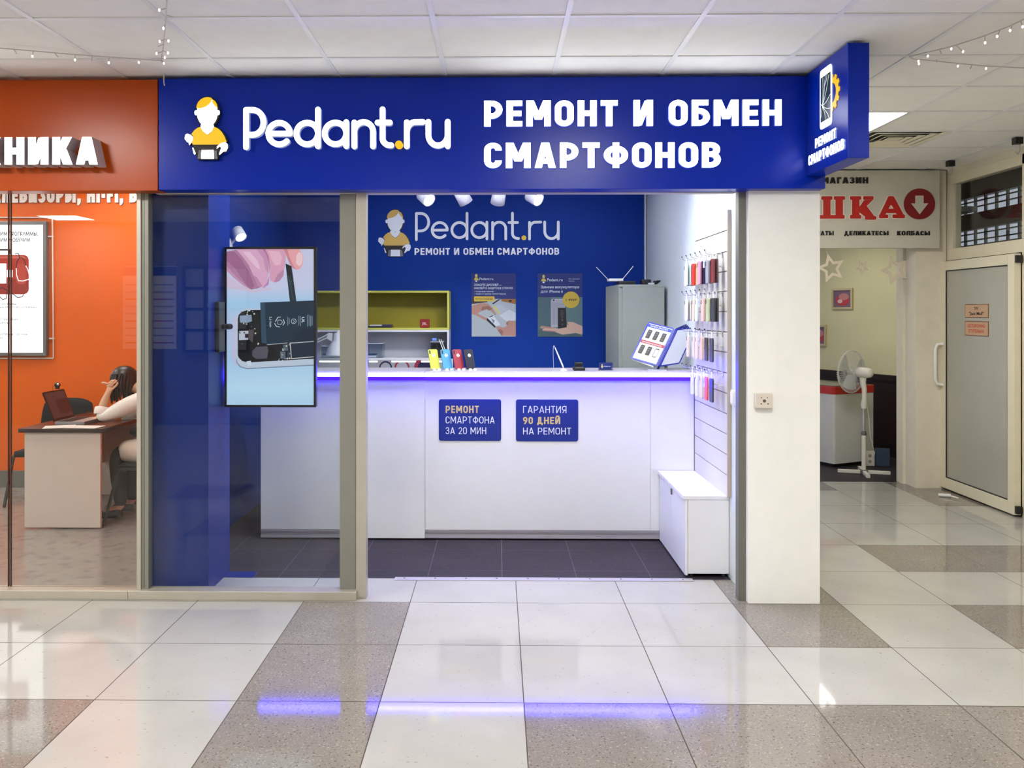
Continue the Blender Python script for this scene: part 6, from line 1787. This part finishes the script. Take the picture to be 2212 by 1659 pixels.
for k in range(4):
    Rk = R0 @ Matrix.Rotation(k * PI / 2, 4, 'Z')
    mb = MB(); mb.box(.035, .245, -.018, .018, .002, .034, FWH, R=Rk, bev=.003); mb.build('leg', fn)
mb = MB(); mb.box(-.036, .036, -.036, .036, .002, .04, mat('fan_grey', (96, 96, 98), .5), R=R0, bev=.006); mb.build('hub', fn)
def fz_(v): return atY(1866, v, fb_.y).z
fx, fy_ = fb_.x, fb_.y
mb = MB(); mb.lathe([(.021, .04), (.021, fz_(940))], (fx, fy_, 0), (0, 0, 1), FWH, 20); mb.build('lower_pole', fn)
mb = MB(); mb.lathe([(.026, fz_(940)), (.026, fz_(935)), (.018, fz_(931))], (fx, fy_, 0), (0, 0, 1), mat('fan_grey', (96, 96, 98)), 20); mb.build('collar', fn)
mb = MB(); mb.lathe([(.011, fz_(933)), (.011, fz_(878))], (fx, fy_, 0), (0, 0, 1), CHROME, 16); mb.build('upper_pole', fn)
nrm = Vector((-.535, .843, 0)).normalized()
mz = fz_(805); mc = Vector((fx, fy_, mz)) + nrm * .01
mb = MB(); mb.tube([(fx, fy_, fz_(882)), (fx, fy_, fz_(874)), Vector((fx, fy_, fz_(860))) - nrm * .006, Vector((fx, fy_, fz_(840))) - nrm * .004, Vector((fx, fy_, fz_(828))) + nrm * .01, mc + Vector((0, 0, -.05))], [.026, .030, .022, .024, .028, .034], FWH, 16); mb.build('neck', fn)
mb = MB(); mb.lathe([(.0, -.105), (.03, -.10), (.046, -.085), (.052, -.05), (.053, .04), (.045, .06), (.02, .062)], mc, nrm, FWH, 24); mb.build('motor', fn)
cc = mc + nrm * .13
CAGE = mat('fan_cage_wire', (208, 206, 200), .5)
for nm, d0, sgn in (('rear_cage', -.01, -1), ('front_cage', .01, 1)):
    mb = MB()
    uu = nrm.orthogonal().normalized(); vv = nrm.cross(uu); RR = .215
    for k in range(56):
        a_ = 2 * PI * k / 56; e_ = uu * math.cos(a_) + vv * math.sin(a_)
        mb.tube([cc + nrm * (sgn * .055) + e_ * .04, cc + nrm * (sgn * .062) + e_ * .11, cc + nrm * (sgn * .045) + e_ * .18, cc + nrm * (sgn * .006) + e_ * RR], .0016, CAGE, 4, cap=False)
    for rr_, dd_ in ((RR, .006), (.12, .061)):
        mb.tube([cc + nrm * (sgn * dd_) + (uu * math.cos(2 * PI * k / 48) + vv * math.sin(2 * PI * k / 48)) * rr_ for k in range(49)], .004 if rr_ > .2 else .002, CAGE, 6, cap=False)
    mb.lathe([(0, sgn * .062), (.042, sgn * .058), (.042, sgn * .050)], cc, nrm, FWH, 24)
    mb.build(nm, fn)
mb = MB(); mb.lathe([(.03, -.03), (.03, .03), (0, .035)], cc, nrm, FWH, 16)
for k in range(3):
    a_ = 2 * PI * k / 3 + .4; vs = []; fs = []
    for i in range(6):
        r_ = .03 + .155 * i / 5
        for j in range(5):
            b_ = a_ + (j / 4 - .5) * (1.15 - .15 * i / 5); tw = (j / 4 - .5) * .045
            vs.append(cc + (uu * math.cos(b_) + vv * math.sin(b_)) * r_ + nrm * tw)
    for i in range(5):
        for j in range(4): fs.append((i * 5 + j, i * 5 + j + 1, i * 5 + j + 6, i * 5 + j + 5))
    mb.mesh(vs, fs, mat('fan_blade_plastic', (196, 200, 200), .3), True)
mb.build('blades', fn)
mb = MB(); q0 = Vector((fx, fy_, fz_(878)))
mb.tube([q0 + Vector((.03, -.01, 0)), q0 + Vector((.045, -.01, -.10)), q0 + Vector((.06, -.01, -.30)), Vector((fx + .12, fy_ + .02, .20)), Vector((fx + .13, fy_ + .10, .13))], .003, FWH, 6); mb.build('cord', fn)
# extension block and blue box by the wall
c_ = atZ(1884, 1009, 0)
t = thing('extension_block', 'white socket block standing on the floor behind the fan', 'socket', c_)
mb = MB(); mb.box(c_.x - .05, c_.x + .05, c_.y + .05, c_.y + .09, .002, .16, FWH, bev=.006); mb.build('body', t)
mb = MB()
for k in range(2): mb.prism(ellp(c_.x, .05 + k * .06, .018, .018, 16), Frame((0, c_.y + .05, 0)), .0005, .002, C(150, 146, 138))
mb.build('outlet', t)
mb = MB(); R_ = Matrix.Translation(Vector((c_.x + .13, c_.y + .05, 0))) @ Matrix.Rotation(math.radians(-20), 4, 'Z'); mb.box(-.07, .07, -.02, .02, .002, .19, C(40, 60, 86), R=R_, bev=.004); mb.build('carton', label='blue carton standing by the wainscot behind the fan', cat='box')

def atF(u, v, fr_):
    d_ = Vector(_ray(u, v)); O_ = Vector((0, 0, HCAM))
    t_ = (fr_.O - O_).dot(fr_.N) / d_.dot(fr_.N); p_ = O_ + d_ * t_
    return ((p_ - fr_.O).dot(fr_.U), (p_ - fr_.O).dot(fr_.V))
fw2 = Frame(fr_in.O, fr_in.U * -1, fr_in.V, fr_in.N) if Vector(fr_in.U).cross(fr_in.V).dot(fr_in.N) < 0 else fr_in
for (u0, v0, u1, v1), lab in (((1799, 622, 1844, 668), 'small framed picture on the cream wall, right one below the stars'), ((1755, 702, 1786, 746), 'small framed picture on the cream wall, left one half behind the pillar')):
    a, b = atF(u0, v1, fw2), atF(u1, v0, fw2)
    x0_, x1_ = min(a[0], b[0]), max(a[0], b[0]); z0_, z1_ = a[1], b[1]
    P_ = fw2.p((x0_ + x1_) / 2, z0_)
    t = thing('picture_frame', lab, 'picture', P_)
    mb = MB(); e_ = (z1_ - z0_) * .10
    ex = (x1_ - x0_) * .08
    for q in ((x0_, x1_, z0_, z0_ + e_), (x0_, x1_, z1_ - e_, z1_), (x0_, x0_ + ex, z0_ + e_, z1_ - e_), (x1_ - ex, x1_, z0_ + e_, z1_ - e_)):
        mb.prism([(q[0], q[2]), (q[1], q[2]), (q[1], q[3]), (q[0], q[3])], fw2, .001, .025, C(196, 180, 140, .4))
    mb.build('frame', t)
    mb = MB(); mb.prism([(x0_ + ex, z0_ + e_), (x1_ - ex, z0_ + e_), (x1_ - ex, z1_ - e_), (x0_ + ex, z1_ - e_)], fw2, .001, .008, C(120, 96, 120))
    cx_, cz_ = (x0_ + x1_) / 2, (z0_ + z1_) / 2; ww, hh_ = (x1_ - x0_) * .30, (z1_ - z0_) * .24
    mb.prism(ellp(cx_, cz_ - hh_ * .3, ww * 1.1, hh_ * 1.1, 20), fw2, .008, .0086, C(186, 60, 70)); mb.prism(ellp(cx_ + ww * .2, cz_ + hh_ * .4, ww * .8, hh_ * .7, 18), fw2, .0086, .0092, C(196, 130, 130)); mb.prism(ellp(cx_ - ww * .4, cz_ - hh_ * .5, ww * .4, hh_ * .4, 14), fw2, .0092, .0098, C(220, 190, 186))
    mb.build('print', t)
STW = mat('cream_star_board', (206, 194, 172), .6, var=.02)
for u, v, R_, rot, lab in ((1795, 580, 33, .25, 'large cut-out star hanging left in the doorway, cut by the pillar'), (1863, 577, 17, .55, 'small cut-out star hanging between the two large ones'), (1933, 583, 33, .35, 'large cut-out star hanging right beside the doorway edge')):
    Y_ = 7.705; k_ = Y_ / F_PX; c_ = atY(u, v, Y_)
    t = thing('hanging_star', lab, 'star', (c_.x, Y_, c_.z))
    yaw_ = .35 if R_ > 20 else .9
    fS = Frame((c_.x, Y_, c_.z), (math.cos(yaw_), math.sin(yaw_) * .25, 0), (0, 0, 1))
    def star(R1): return [((R1 if i % 2 == 0 else R1 * .48) * math.cos(rot + PI / 2 + i * PI / 5) * k_, (R1 if i % 2 == 0 else R1 * .48) * math.sin(rot + PI / 2 + i * PI / 5) * k_) for i in range(10)]
    o_, i_ = star(R_), star(R_ * .58)
    mb = MB()
    for i in range(10):
        j = (i + 1) % 10
        mb.prism([o_[i], o_[j], i_[j], i_[i]], fS, -.004, .004, STW)
    mb.build('cut_out', t)
    topi = max(range(10), key=lambda i: o_[i][1]); q = fS.p(*o_[topi])
    mb = MB(); mb.tube([q + Vector((0, 0, -.004)), (q.x, q.y + .03, bz0 + .004)], .0008, C(220, 216, 206), 5); mb.build('thread', t)

# small black ceiling hooks
for u, v, lab in ((2198, 297, 'small black ceiling hook nearest the fanlight'), (2053, 347, 'small black ceiling hook near the pale shop board')):
    p_ = atZ(u, v, ZC)
    t = thing('ceiling_hook', lab, 'hook', (p_.x, p_.y, ZC))
    mb = MB(); mb.box(p_.x - .028, p_.x + .028, p_.y - .028, p_.y + .028, ZC - .052, ZC - .0005, BLACKP, bev=.004); mb.build('block', t)
    mb = MB(); mb.tube([(p_.x - .02, p_.y, ZC - .05), (p_.x - .018, p_.y, ZC - .10), (p_.x, p_.y, ZC - .125), (p_.x + .018, p_.y, ZC - .10), (p_.x + .02, p_.y, ZC - .05)], .0022, CHROME, 6); mb.build('wire_loop', t)

# ------------------------------------------------------------------ light strings on the ceiling
BULB = mat('fairy_bulb', (250, 246, 236), .2, var=0, emit=(1.0, .97, .9), estr=1.3)
WIRE = mat('clear_wire', (196, 190, 188), .4)
def light_string(label, runs, bulbs, loc, tail=None):
    t = thing('light_string', label, 'fairy lights', loc)
    mb = MB()
    for run in runs:
        pts = [atZ(u, v, ZC - .012) for u, v in run]
        mb.tube(pts, .0028, WIRE, 6)
    for (u, v, du, dv, lit) in bulbs:
        p_ = atZ(u, v, ZC - .012); k_ = p_.y / F_PX
        q = p_ + Vector((du * k_, 0, -abs(dv) * k_ * .9 - .004))
        mb.tube([p_, q], .0022, WIRE, 5)
    if tail: mb.tube(tail, .0032, WIRE, 6)
    mb.build('wire', t)
    for (u, v, du, dv, lit) in bulbs:
        if not lit: continue
        p_ = atZ(u, v, ZC - .012); k_ = p_.y / F_PX; q = p_ + Vector((du * k_, 0, -abs(dv) * k_ * .9 - .004))
        mb = MB(); mb.ell(q, .0052, .0052, .0075, BULB, None, 10, 6); mb.build('bulb', t)
tl = [atZ(349, 131, ZC - .012), atY(351, 140, 4.575), atY(354, 150, 4.575), atY(354, 178, 4.575), atY(355.5, 185, 4.575)]
light_string('string of small clear fairy lights at the left end of the ceiling', [[(0, 104), (150, 117), (250, 124), (348, 131)], [(361, 0), (358, 50), (353, 100), (348, 131)]],
             [(30, 107, 6, 9, 0), (72, 111, -2, 10, 1), (118, 115, 8, 8, 0), (162, 118, 0, 11, 1), (200, 121, -2, 12, 0), (235, 124, 0, 11, 1), (303, 128, -3, 6, 1), (360, 18, -16, 2, 1), (359, 33, 15, 2, 0), (357, 52, -4, 8, 1), (355, 84, 9, 3, 1), (354, 86, -9, 2, 1), (353, 96, -12, 3, 0), (352, 110, 11, 3, 1), (351, 112, -13, 2, 1), (350, 120, 6, 3, 1), (349, 130, 5, 6, 1)], (-1.9, 4.5, ZC), tl)
light_string('string of small clear fairy lights at the right end of the ceiling', [[(1964, 122), (2050, 102), (2120, 80), (2180, 57), (2212, 42)], [(1964, 122), (1972, 127), (2040, 134), (2120, 142), (2212, 147)]],
             [(1983, 128, 2, 9, 1), (1985, 127, -1, 4, 1), (2000, 117, 4, 3, 1), (2023, 128, 1, 6, 0), (2030, 108, 4, 8, 0), (2057, 101, -2, 3, 1), (2066, 99, 14, 12, 1), (2067, 136, 2, 6, 1), (2128, 78, 0, 14, 1), (2100, 139, -4, 9, 0), (2130, 143, 0, 4, 1), (2160, 66, -6, 12, 1), (2186, 55, -4, 10, 1), (2205, 45, 4, 12, 1)], (3.0, 4.0, ZC))
